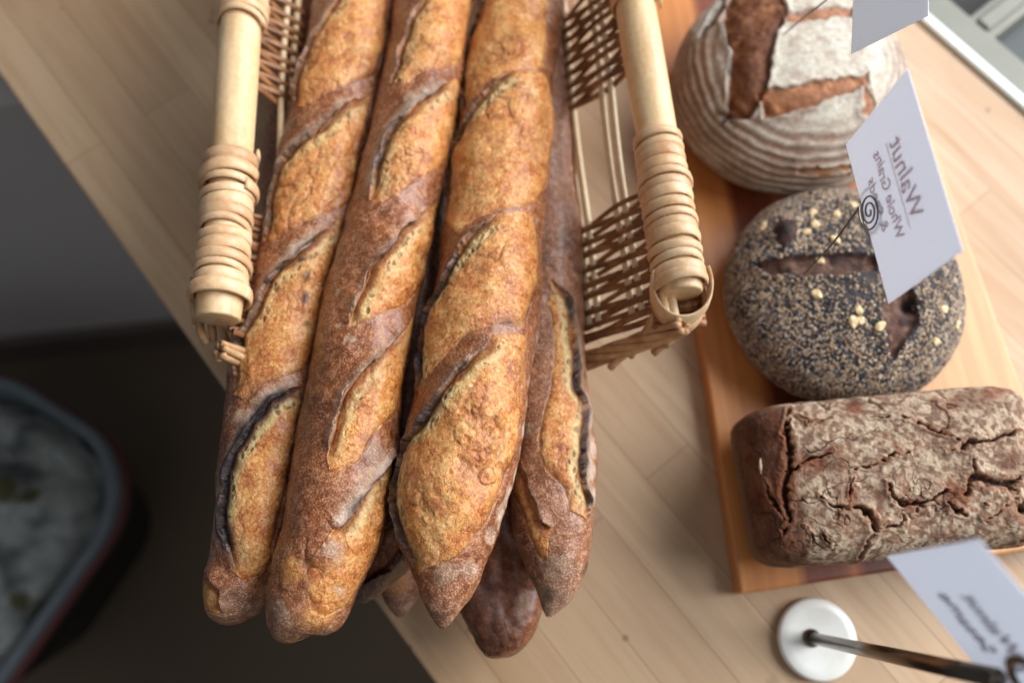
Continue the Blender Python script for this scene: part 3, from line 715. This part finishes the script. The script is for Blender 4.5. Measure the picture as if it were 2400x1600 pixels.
# ------------------------------------------------------------------ table
e1 = np.array([.6266, -.7793]); ang = math.atan2(e1[1], e1[0])
table = thing('table', 'beech butcher block table under the bread, its edge running diagonally', 'table', (0, 0, 0), ang)
mb = MB(); mb.box(-1.15, .95, -.0797, .594, -.040, 0); mb.build('tabletop', M_TABLE, table, False, .003)
mb = MB(); mb.box(-1.05, .85, .0, .02, -.12, -.041); mb.box(-1.05, .85, .50, .52, -.12, -.041); mb.build('apron', M_TABLE, table, False, .002)
for x in (-1.03, .78):
    for y in (.022, .438):
        mb = MB(); mb.box(x, x+.06, y, y+.06, -.75, -.041); mb.build('leg', M_TABLE, table, False, .002)
M_WHITE = NT('white_painted_trim').done(srgb(206, 216, 210), .4)
mb = MB(); mb.box(-1.15, .95, .5955, .606, -.030, .004); mb.build('edge_trim', M_WHITE, table, False, .002)

# pale window sill beyond the table with dark panes
def sill_mat():
    s = NT('grey_green_paint'); n = s.noise(30, 3); return s.done(s.mix(n, srgb(98, 98, 86), srgb(116, 116, 102)), .5)
M_SILL = sill_mat()
sill = thing('window_sill', 'pale grey green sill running behind the far table edge with dark panes below', 'window sill', (0, 0, 0), ang)
mb = MB(); mb.box(-1.15, .95, .609, .640, -.05, -.004); mb.build('ledge', M_SILL, sill, False, .002)
mb = MB(); mb.box(-.130, -.100, .6405, 1.1, -.05, -.008); mb.box(-.122, -.108, .6405, 1.1, -.0078, -.002); mb.build('crossbar', M_SILL, sill, False, .002)
M_DARK = NT('dark_pane').done(srgb(24, 17, 17), .7)
mb = MB(); mb.box(-1.15, -.1305, .6405, 1.1, -.09, -.052); mb.build('pane', M_DARK, sill, False)
M_TEAL = NT('pale_pane').done(srgb(46, 52, 52), .6)
mb = MB(); mb.box(-.0995, .95, .6405, 1.1, -.06, -.030); mb.build('pane', M_TEAL, sill, False)

# ------------------------------------------------------------------ floor, wall, tub
s = NT('dark_floor'); n = s.noise(4, 5, .6); n2 = s.noise(60, 4)
M_FLOOR = s.done(s.mix(n, srgb(84, 70, 54), srgb(104, 88, 68)), .7, s.bump(n2, .2, .002))
mb = MB(); mb.add([(-4, -3, -.75), (4, -3, -.75), (4, 4, -.75), (-4, 4, -.75)], [(0, 1, 2, 3)]); tag(mb.build('floor', M_FLOOR), kind='structure')
s = NT('grey_wall_paint'); n = s.noise(2.5, 3)
M_WALL = s.done(s.mix(n, srgb(196, 190, 186), srgb(210, 204, 198)), .75)
a_ = at(0, 835, -.75); b_ = at(430, 790, -.75); d_ = (b_-a_)/np.linalg.norm(b_-a_); w0 = a_ - d_*1.6; w1 = b_ + d_*.9; nrm_ = np.array([-d_[1], d_[0], 0])*.04
V = [w0, w1, w1+nrm_, w0+nrm_]; V = [tuple(p) for p in V] + [(p[0], p[1], -.06) for p in V]
mb = MB(); mb.add(V, [(0, 3, 2, 1), (4, 5, 6, 7), (0, 1, 5, 4), (1, 2, 6, 5), (2, 3, 7, 6), (3, 0, 4, 7)])
o = mb.build('wall', M_WALL, None, False); tag(o, kind='structure')
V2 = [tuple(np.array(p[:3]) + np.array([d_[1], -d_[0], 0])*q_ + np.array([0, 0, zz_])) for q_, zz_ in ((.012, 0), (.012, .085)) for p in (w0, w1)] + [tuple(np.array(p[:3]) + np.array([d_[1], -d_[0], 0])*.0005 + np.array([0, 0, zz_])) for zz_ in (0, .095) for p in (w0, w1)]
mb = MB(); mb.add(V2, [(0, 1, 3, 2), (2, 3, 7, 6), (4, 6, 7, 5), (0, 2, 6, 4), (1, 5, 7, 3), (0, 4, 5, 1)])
mb.build('wall_foot_shade', NT('wall_foot_shade_tone').done(srgb(96, 84, 76), .6), o, False)  # brown strip added for the shade where the wall meets the floor

c0 = np.array([-.470, .158]); dA = np.array([-.124, -.215]); dA /= np.linalg.norm(dA); dB = np.array([-dA[1]*-1, dA[0]*-1]); dB = np.array([dA[1], -dA[0]])
if dB[1] < 0: dB = -dB
tubc = c0 + dA*.22 + dB*.17
tub = thing('tub', 'dark red tub with a blue grey rim holding crumpled scraps on the floor', 'tub', (tubc[0], tubc[1], -.75), math.atan2(dA[1], dA[0]))
def rrect(hx, hy, r, z, n=12):
    o_ = []
    for qx, qy, a0 in ((1, 1, 0), (-1, 1, 90), (-1, -1, 180), (1, -1, 270)):
        for k in range(n):
            w = math.radians(a0 + 90*k/(n-1)); o_.append((qx*(hx-r)+r*math.cos(w), qy*(hy-r)+r*math.sin(w), z))
    return o_
def loft(rings, close_bottom=True):
    m = MB(); n = len(rings[0]); V = [p for rg in rings for p in rg]; Fs = []
    for k in range(len(rings)-1):
        for j in range(n): Fs.append((k*n+j, k*n+(j+1) % n, (k+1)*n+(j+1) % n, (k+1)*n+j))
    if close_bottom: Fs.append(tuple(range(n-1, -1, -1)))
    m.add(V, Fs); return m
M_BLACKP = NT('black_plastic').done(srgb(22, 18, 18), .5)
M_RED = NT('dark_red_plastic').done(srgb(104, 56, 54), .5)
s = NT('blue_grey_liner'); n = s.noise(40, 4)
M_LINER = s.done(s.mix(n, srgb(96, 106, 112), srgb(122, 132, 138)), .35)
loft([rrect(.15, .10, .09, .001), rrect(.205, .155, .115, .262), rrect(.200, .150, .11, .262), rrect(.145, .095, .085, .012)]).build('tub_body', M_BLACKP, tub)
loft([rrect(.212, .162, .118, .250), rrect(.222, .172, .120, .268), rrect(.224, .174, .120, .286), rrect(.216, .166, .118, .286), rrect(.206, .156, .115, .262)], False).build('rim_band', M_RED, tub)
loft([rrect(.219, .169, .118, .2865), rrect(.220, .170, .120, .297), rrect(.214, .164, .117, .303), rrect(.205, .155, .112, .297), rrect(.185, .135, .095, .20)], False).build('liner', M_LINER, tub)
# crumpled scraps
V = []; Fs = []; cols = []
nx, ny = 150, 120
gx, gy = np.meshgrid(np.linspace(-.202, .202, nx), np.linspace(-.152, .152, ny), indexing='ij')
G = np.stack([gx, gy, np.zeros_like(gx)], -1).reshape(-1, 3)
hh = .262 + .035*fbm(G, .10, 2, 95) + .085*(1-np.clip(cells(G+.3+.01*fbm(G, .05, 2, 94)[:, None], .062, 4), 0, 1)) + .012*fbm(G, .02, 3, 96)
rr_ = ((np.abs(G[:, 0])/.202)**3.0 + (np.abs(G[:, 1])/.152)**3.0)**(1/3.2); hh = hh - .05*smooth(rr_, .86, 1.0)
G[:, 2] = hh
cc = np.tile(np.array(srgb(176, 180, 176)), (len(G), 1))
cc = mixc(cc, smooth(cells(G+.3+.01*fbm(G, .05, 2, 94)[:, None], .062, 4), .5, .85)*.85, srgb(74, 82, 84))  # shade in the gaps between lumps put into the colour
cc = mixc(cc, smooth(fbm(G*1.0+.7, .07, 2, 97), .30, .44), srgb(96, 92, 62)); cc = mixc(cc, smooth(fbm(G+.2, .09, 2, 98), .28, .4), srgb(56, 84, 84))
i = np.arange(nx-1)[:, None]*ny; j = np.arange(ny-1)[None]
Fq = np.stack([i+j, i+ny+j, i+ny+j+1, i+j+1], -1).reshape(-1, 4)
Fq = Fq[(rr_[Fq] < .985).all(1)]
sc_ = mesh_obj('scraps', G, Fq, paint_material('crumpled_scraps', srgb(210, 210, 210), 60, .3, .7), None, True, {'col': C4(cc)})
sc_.location = (tubc[0], tubc[1], -.75); sc_.rotation_euler = (0, 0, math.atan2(dA[1], dA[0]))
tag(sc_, 'crumpled whitish scraps with olive and green bits filling the tub', 'scraps', kind='stuff')

# ------------------------------------------------------------------ cutting board
mb = MB()
bq = [(.159, -.001), (.402, .034), (.318, .56), (.116, .56)]
bo = np.array([.159, -.001]); ba = math.radians(5.0)
def tob(p):
    d = np.array(p)-bo; return (d[0]*math.cos(ba)+d[1]*math.sin(ba), -d[0]*math.sin(ba)+d[1]*math.cos(ba))
q = [tob(p) for p in bq]
mb.add([(x, y, .0005) for x, y in q]+[(x, y, .018) for x, y in q], [(3, 2, 1, 0), (4, 5, 6, 7), (0, 1, 5, 4), (1, 2, 6, 5), (2, 3, 7, 6), (3, 0, 4, 7)])
o = mb.build('cutting_board', M_BOARD, None, False, .0025); o.location = (bo[0], bo[1], 0); o.rotation_euler = (0, 0, ba)
tag(o, 'long orange and walnut striped wooden board under the three loaves', 'cutting board')

# ------------------------------------------------------------------ basket
bk_o = np.array([-.0372, .168]); bk_a = math.radians(3.4)
basket = thing('wicker_basket', 'open wicker basket with two wrapped wooden rails holding the baguettes', 'basket', (bk_o[0], bk_o[1], 0), bk_a)
def tol(p):
    d = np.array(p[:2])-bk_o; return np.array([d[0]*math.cos(bk_a)+d[1]*math.sin(bk_a), -d[0]*math.sin(bk_a)+d[1]*math.cos(bk_a), p[2]])
ZR = .14
railL = (tol(at(511, 750, ZR)), tol(at(572, 0, ZR))); railR = (tol(at(1597, 690, ZR)), tol(at(1489, 0, ZR)))
def rail_pt(r, s, ext=0):
    d = r[1]-r[0]; d = d/np.linalg.norm(d); return r[0] + d*s
HWID = .1425
def prof(w, s, off=0.0):
    """point of the trough wall; w -1..1 across, s along"""
    k = abs(w); z = .012 + (ZR-.008-.012)*k**1.45
    sl = (ZR-.02)*1.45*max(k, .02)**.45/HWID*np.sign(w); n = np.array([sl, 0, -1.]); n /= np.linalg.norm(n)
    xr = rail_pt(railR, s)[0]*.985; xl = rail_pt(railL, s)[0]*.985; c = (xr+xl)/2; hw = (xr-xl)/2
    return np.array([c + w*hw, s, z]) + n*off
rs = np.random.RandomState(3)
for nm, r in (('left', railL), ('right', railR)):
    mb = MB(); ss = np.linspace(0, .54, 40)
    rad = .0136 + .0004*np.sin(ss*38+1) ; rad[0] *= .94
    mb.sweep([rail_pt(r, x) + np.array([.0008*math.sin(x*23), 0, 0]) for x in ss], rad, n=28); mb.build('handle', M_RAIL, basket, bevel=.0015)
    # cane wound round the rail where each woven band is tied
    for (sa, sb) in (((.014, .112) if nm == 'left' else (.004, .112)), (.215, .300), (.405, .50)):
        d = r[1]-r[0]; d /= np.linalg.norm(d); ux = np.cross(d, (0, 0, 1)); ux /= np.linalg.norm(ux); uz = np.cross(ux, d)
        mb = MB(); turns = int((sb-sa)/.0071)
        jit = rs.randn(turns+2)*.0013; tnt = rs.rand(turns+2)**1.6*.8; slj = rs.randn(turns+2)*.0016; 
        n_ = turns*22; pts = []; wd = []; rb = []; raw = []; tn_ = []
        for k in range(n_+1):
            t = k/22; w = 2*math.pi*t; jj = np.interp(t, range(turns+2), jit); bump_ = np.interp(t, range(turns+2), np.abs(jit))*.9
            slant = .0026*math.sin(w+.6) + np.interp(t, range(turns+2), slj)*math.sin(w-.5)
            R_ = .0150 + bump_
            pts.append(rail_pt(r, sa+(sb-sa)*t/turns + jj + slant) + ux*R_*math.cos(w) + uz*R_*math.sin(w)); wd.append(d); raw.append(.0036 + .0009*math.sin(t*1.7+sa*50)); tn_.append(float(np.interp(t, range(turns+2), tnt)))
        mb.sweep(pts, raw, .0013, width=wd, n=10, a=np.array(tn_)); mb.build('cane_wrap', M_WRAP, basket)
        if nm == 'left' and sa < .1:
            mb = MB(); pts = []
            for k in range(34):
                w = 2*math.pi*k/33*1.1; pts.append(rail_pt(r, .098 - .012*k/33 + .003*math.sin(w)) + ux*.0178*math.cos(w) + uz*.0178*math.sin(w))
            mb.sweep(pts, .0042, .0015, width=d, n=8, a=.25)
            mb.build('cane_wrap', M_WRAP, basket); mb = MB(); pts = []
            for k in range(34):
                w = 2*math.pi*k/33*1.05; pts.append(rail_pt(r, .016 + .0015*math.sin(w)) + ux*.0182*math.cos(w) + uz*.0178*math.sin(w))
            mb.sweep(pts, .0048, .0014, width=d, n=8)
            mb.build('cane_wrap', M_WRAP, basket)
# long rods of the trough
rod_w = [-.86, -.82, -.70, -.66, -.45, -.22, .0, .22, .45, .655, .695, .83, .87]
for w in rod_w:
    mb = MB(); mb.sweep([prof(w + .006*math.sin(s*30+w*9), s) for s in np.linspace(0, .5, 30)], .0025, n=8); mb.build('rod', M_ROD, basket)
# woven bands across
def strand(s, k, amp=.0026, r=.00145, w0=-.985, w1=.985, n=90, bend=0.0):
    pts = []
    for w in np.linspace(w0, w1, n):
        ix = np.interp(w, GRP, range(len(GRP)))
        off = amp*math.cos(math.pi*(ix + k))
        pts.append(prof(w, s + bend*(abs(w)**2) + .0006*math.sin(w*11+k*2.1), -off))
    return pts
GRP = [-1.0, -.84, -.68, -.45, -.22, 0, .22, .45, .675, .85, 1.0]
for (sa, sb) in ((-.013, .078), (.168, .255), (.345, .43)):
    mb = MB(); cnt = 18
    for k in range(cnt):
        s_ = sa + (sb-sa)*(k+.5)/cnt + rs.randn()*.0005
        mb.sweep(strand(s_, k, bend=.004), .0014, .0023*rs.uniform(.85, 1.15), n=8, a=float(rs.choice([0, 0, .15, .3])), cap=False)
    mb.build('woven_band', M_WEAVE, basket)
# braided near border and turned-up reed ends
mb = MB()
for k in range(10):
    ph_ = k*1.05; pts = []
    for w in np.linspace(-1.02, 1.02, 70):
        wv_ = math.sin(w*9 + ph_)
        pts.append(prof(np.clip(w, -1, 1), -.019 - .0045*math.cos(w*9+ph_) - .003*(1-abs(w)) , .0045*wv_ + .002) + np.array([0, 0, .004*max(0, abs(w)-.9)*10]))
    mb.sweep(pts, .0026, .0023, n=8, a=float(rs.rand()*.4))
mb.build('border', M_BORDER, basket)
for (u0, v0, z0, u1, v1, z1, u2, v2, z2) in [(1545,715,.126,1522,770,.116,1478,835,.094),(1553,725,.128,1548,770,.115,1543,790,.100),(1572,725,.128,1572,760,.116,1568,782,.104),(1612,712,.128,1608,740,.118,1580,775,.104),
        (1628,705,.125,1612,760,.11,1530,828,.094),(1535,735,.120,1500,795,.106,1430,862,.084),(1598,712,.125,1594,760,.112,1560,810,.100),(470,735,.128,470,775,.118,484,805,.112),(505,740,.128,520,770,.118,530,800,.108),(492,745,.125,498,775,.115,500,795,.108),(455,650,.13,452,700,.125,460,760,.118),(545,730,.12,552,770,.11,545,815,.10)]:
    mb = MB(); pts = spline([tol(at(u0, v0, z0)), tol(at(u1, v1, z1)), tol(at(u2, v2, z2))], 14)
    mb.sweep(pts, .0030*rs.uniform(.85, 1.1), .0025, n=8, a=float(rs.rand()*.3)); mb.build('reed_end', M_BORDER, basket)
# eyelet of cane past the end of the right rail
d = railR[1]-railR[0]; d /= np.linalg.norm(d); ux = np.cross(d, (0, 0, 1)); ux /= np.linalg.norm(ux); uz = np.cross(ux, d)
mb = MB(); pts = []; wd = []
for k in range(50):
    t = k/49; w = math.pi*(-.12 + 1.24*t)
    pts.append(rail_pt(railR, .008 - .0225*math.sin(w)) + ux*(-.0180*math.cos(w)*(1+.12*math.sin(w)) + .001) + uz*(-.006*math.sin(w) - .001)); wd.append(uz + d*.25)
mb.sweep(pts, .0062, .0014, width=wd, n=10, a=.1)
mb.build('cane_wrap', M_WRAP, basket)
mb = MB(); pts = []; wd = []
for k in range(40):
    t = k/39; w = math.pi*(-.05 + 1.1*t)
    pts.append(rail_pt(railR, .004 - .0225*math.sin(w)) + ux*(-.0165*math.cos(w) + .001) + uz*(-.0125 - .002*math.sin(w))); wd.append(uz + d*.25)
mb.sweep(pts, .0045, .0014, width=wd, n=10, a=.5); mb.build('cane_wrap', M_WRAP, basket)
mb = MB()
for q_ in range(5):
    pts = [rail_pt(railR, .004 - q_*.0045) + ux*x_ + uz*(-.017 - .5*abs(x_)*0) for x_ in np.linspace(-.016, .017, 9)]
    mb.sweep(pts, .0026, .0026, n=8, a=.9)
mb.build('woven_band', M_WEAVE, basket)
for dx, dz, e in ((-.0105, -.004, -.010), (-.0045, -.006, -.0125)):
    mb = MB(); mb.sweep([rail_pt(railR, e) + ux*dx + uz*dz, rail_pt(railR, .012) + ux*dx + uz*(dz-.004)], .0030, n=12)
    mb.build('reed_end', M_ROD, basket, bevel=.0005)

# ------------------------------------------------------------------ cards on wires
s = NT('white_card'); n = s.noise(900, 3); n2 = s.noise(40, 3)
tr_ = s.n('ShaderNodeBsdfTranslucent'); tr_.inputs[0].default_value = (.92, .94, 1, 1)
mx = s.n('ShaderNodeMixShader'); mx.inputs[0].default_value = .4
M_CARD = s.done(s.mix(s.mr(n2, .3, .7, 0, .3), (.83, .88, .94), (.79, .84, .91)), .65, s.bump(n, .08, .0003))
s.t.links.new(s.b.outputs[0], mx.inputs[1]); s.t.links.new(tr_.outputs[0], mx.inputs[2]); s.t.links.new(mx.outputs[0], s.out.inputs[0])
def ink(name, c):
    s = NT(name); t = s.n('ShaderNodeBsdfTranslucent'); t.inputs[0].default_value = tuple(c) + (1,); m = s.n('ShaderNodeMixShader'); m.inputs[0].default_value = .4
    s.done(c, .8); s.t.links.new(s.b.outputs[0], m.inputs[1]); s.t.links.new(t.outputs[0], m.inputs[2]); s.t.links.new(m.outputs[0], s.out.inputs[0]); return s.m
M_INK = ink('grey_ink', srgb(238, 230, 238))
M_INK2 = ink('dark_grey_ink', srgb(176, 178, 196))
M_WIRE = NT('steel_wire').done(srgb(120, 120, 118), .28, metal=1.0)
s = NT('bronze_metal'); n = s.noise(60, 3)
M_BRONZE = s.done(s.mix(n, srgb(96, 86, 76), srgb(128, 116, 102)), .24, metal=1.0)

def card(name, label, A, B_, up, texts, ink, thick=.0004, group=None):
    A = np.array(A); X = B_-A; lx = np.linalg.norm(X); X /= lx; Y = up-(up @ X)*X; ly = np.linalg.norm(Y); Y /= ly; Z = np.cross(X, Y)
    Mx = Matrix(((X[0], Y[0], Z[0], A[0]), (X[1], Y[1], Z[1], A[1]), (X[2], Y[2], Z[2], A[2]), (0, 0, 0, 1)))
    root = bpy.data.objects.new(name, None); COL.objects.link(root); root.empty_display_size = .02; root.matrix_world = Mx; tag(root, label, 'card', group)
    mb = MB(); mb.box(0, lx, 0, ly, -thick/2, thick/2); mb.build('paper', M_CARD, root, False)
    for txt, fx, fy, size, width, sq in texts:
        cu = bpy.data.curves.new('lettering', 'FONT'); cu.body = txt; cu.size = size; cu.extrude = thick/2+.00008; cu.offset = .00005
        t = bpy.data.objects.new('tmp', cu); COL.objects.link(t); bpy.context.view_layer.update()
        me = bpy.data.meshes.new_from_object(t.evaluated_get(bpy.context.evaluated_depsgraph_get())); bpy.data.objects.remove(t)
        n_ = len(me.vertices); co = np.zeros(n_*3, f32); me.vertices.foreach_get('co', co); co = co.reshape(-1, 3)
        if n_ == 0: continue
        co[:, 0] -= co[:, 0].min(); co[:, 0] *= width*lx/max(co[:, 0].max(), 1e-6); co[:, 1] *= sq
        co[:, 0] += fx*lx; co[:, 1] += fy*ly + .0006*np.sin(co[:, 0]*400)
        me.vertices.foreach_set('co', co.ravel()); me.update()
        me.materials.clear(); me.materials.append(ink)
        o = bpy.data.objects.new('lettering', me); COL.objects.link(o); o.parent = root
    return root, Mx, lx, ly
zb = .215
A = at(2083, 712, zb); B_ = at(1983, 339, zb); C_ = at(2256, 539, zb+.066)
C1 = at(2110, 145, zb+.066)
up = ((C_-A)+(C1-B_))/2
cardW, MW, lx, ly = card('price_card', 'white card with faint mirrored walnut whole grains and seeds lettering above the seeded loaf', A, B_, up,
     [('Walnut', .30, .56, .017, .46, 1.0), ('Whole Grains', .27, .335, .0115, .52, .95), ('& Seeds', .37, .17, .0105, .32, .95)], M_INK)
mb = MB(); mb.box(.28*lx, .78*lx, .523*ly, .53*ly, -.00025, .00025); mb.build('underline', M_INK, cardW, False)
# wire pick with a spiral clip
def spiral(cx, cy, r0, r1, turns, z, n=80, w0=0.0):
    return [np.array([cx + (r0+(r1-r0)*t)*math.cos(w0+2*math.pi*turns*t), cy + (r0+(r1-r0)*t)*math.sin(w0+2*math.pi*turns*t), z]) for t in np.linspace(0, 1, n)]
def tw(M_, p): return np.array(M_ @ Vector(p))
pk = thing('card_pick', 'thin steel wire with a spiral clip stuck in the seeded loaf', 'card holder', (0, 0, 0))
loc = spiral(.53*lx, .10*ly, .0015, .0105, 2.6, -.0012, 90, 1.6)
mb = MB(); wp = [tw(MW, p) for p in loc]; endp = wp[-1]
basep = at(1886, 640, .083)
mb.sweep(wp, .00055, n=8); mb.build('spiral_clip', M_WIRE, pk)
loc2 = spiral(.53*lx, .10*ly, .010, .0125, .8, .0012, 40, 1.6)
mb = MB(); mb.sweep([tw(MW, p) for p in loc2], .00055, n=8); mb.build('spiral_clip', M_WIRE, pk)
mb = MB(); mb.sweep(spline([endp, endp*.5+basep*.5 + np.array([.002, 0, 0]), basep], 24), .0006, n=8); mb.build('wire', M_WIRE, pk)

A = at(1995, 127, .20); B_ = at(2012, -330, .20); up = at(2176, 45, .238)-A
cardT, MT, lx2, ly2 = card('price_card', 'white card cut off by the top of the photo above the floured round loaf', A, B_, up, [('Rustic', .275, .52, .018, .40, 1.0)], M_INK)
mb = MB(); mb.box(.255*lx2, .70*lx2, .48*ly2, .488*ly2, -.00025, .00025); mb.build('underline', M_INK, cardT, False)
pk = thing('card_pick', 'thin steel wire stuck in the flour ringed loaf below the top card', 'card holder', (0, 0, 0))
b0 = at(1832, 86, .098); t0 = tw(MT, (.42*lx2, .08*ly2, -.001))
mb = MB(); mb.sweep(spline([b0, at(1880, 45, .135), at(1940, -3, .165), t0], 24), .0006, n=8); mb.build('wire', M_WIRE, pk)
mb = MB(); mb.sweep([tw(MT, p) for p in spiral(.42*lx2, .10*ly2, .0015, .010, 2.4, -.0012, 80)], .00055, n=8); mb.build('spiral_clip', M_WIRE, pk)

zc = .235
A = at(2378, 1670, zc); B_ = at(2078, 1302, zc); up = at(2279, 1245, zc+.066)-B_
cardB, MBm, lx3, ly3 = card('price_card', 'blue white card with dark mirrored handwriting held by the metal post at lower right', A, B_, up,
     [('Sesame', .38, .22, .014, .36, .9), ('Walnut', .36, .44, .014, .36, .9), ('&', .27, .36, .014, .05, .9), ('Rye', .16, .20, .014, .10, .9)], M_INK2)
hold = thing('card_holder', 'white ceramic disc with a slanting bronze post and ring clip in front of the board', 'card holder', (0, 0, 0))
dc = at(1916, 1497, .006)
s = NT('white_ceramic'); sepx = s.n('ShaderNodeSeparateXYZ'); s.lk(s.tc.outputs['Object'], sepx.inputs[0])
nn_ = s.noise(60, 3); M_CER = s.done(s.mix(s.mr(nn_, .45, .7, 0, .25), srgb(236, 236, 230), srgb(216, 204, 184)), .22)
mb = MB(); mb.lathe([(.024, .0), (.0268, .001), (.0278, .004), (.0272, .0068), (.0255, .0080), (.020, .0076), (.008, .0074), (.0005, .0074)][::1], 64, (0, 0, .0004))
o = mb.build('base', M_CER, hold); o.location = (dc[0], dc[1], 0)
topp = at(2335, 1588, .262); bp = np.array([at(1902, 1494, .008)[0], at(1902, 1494, .008)[1], .0075])
mb = MB(); mb.sweep([bp, bp*.5+topp*.5, topp], .0040, n=24); mb.build('post', M_BRONZE, hold)
mb = MB(); mb.lathe([(.0062, 0), (.0062, .0016), (.0045, .0028), (.0043, .003)], 24, (bp[0], bp[1], .0078)); mb.build('collar', M_BRONZE, hold)
rc = tw(MBm, (.16*lx3, .02*ly3, -.004)); ringp = []
for k in range(49):
    w = 2*math.pi*k/48; ringp.append(topp + np.array([.017, -.006, .004]) + (np.array(MBm.col[0][:3])*math.cos(w)*.0165 + np.array(MBm.col[1][:3])*math.sin(w)*.0130))
mb = MB(); mb.sweep(ringp, .0021, n=12, cap=False); mb.build('ring_clip', M_BRONZE, hold)

# ------------------------------------------------------------------ light
def area(name, loc, target, size, power, col, sy=None):
    l = bpy.data.lights.new(name, 'AREA'); l.shape = 'RECTANGLE'; l.size = size; l.size_y = sy or size; l.energy = power; l.color = col
    o = bpy.data.objects.new(name, l); COL.objects.link(o); o.location = loc
    o.rotation_euler = (Vector(target)-Vector(loc)).to_track_quat('-Z', 'Y').to_euler(); return o
area('window_light', (1.6, .80, 1.10), (.05, .2, .05), 2.3, 122, (.95, .975, 1.0), 2.0)
area('room_fill', (-.25, -.55, 1.5), (0, .2, 0), .9, 2.2, (1.0, .94, .86))  # weak warm fill added from the camera side
w = bpy.data.worlds.new('World'); bpy.context.scene.world = w; w.use_nodes = True
bg = w.node_tree.nodes['Background']; bg.inputs[0].default_value = (.78, .86, 1.0, 1); bg.inputs[1].default_value = .15

# ------------------------------------------------------------------ camera
cd = bpy.data.cameras.new('camera'); cam = bpy.data.objects.new('camera', cd); COL.objects.link(cam)
cam.location = (0, 0, HC); cam.rotation_euler = (TH, 0, 0)
cd.sensor_width = 36; cd.lens = 36*FPX/W0; cd.clip_start = .02; cd.clip_end = 30
cd.dof.use_dof = True; cd.dof.focus_distance = .45; cd.dof.aperture_fstop = 2.9; cd.dof.aperture_blades = 0
sc = bpy.context.scene; sc.camera = cam
sc.view_settings.view_transform = 'Standard'; sc.view_settings.look = 'None'; sc.view_settings.exposure = 0
sc.render.engine = 'CYCLES'; sc.cycles.use_denoising = True; sc.cycles.max_bounces = 6
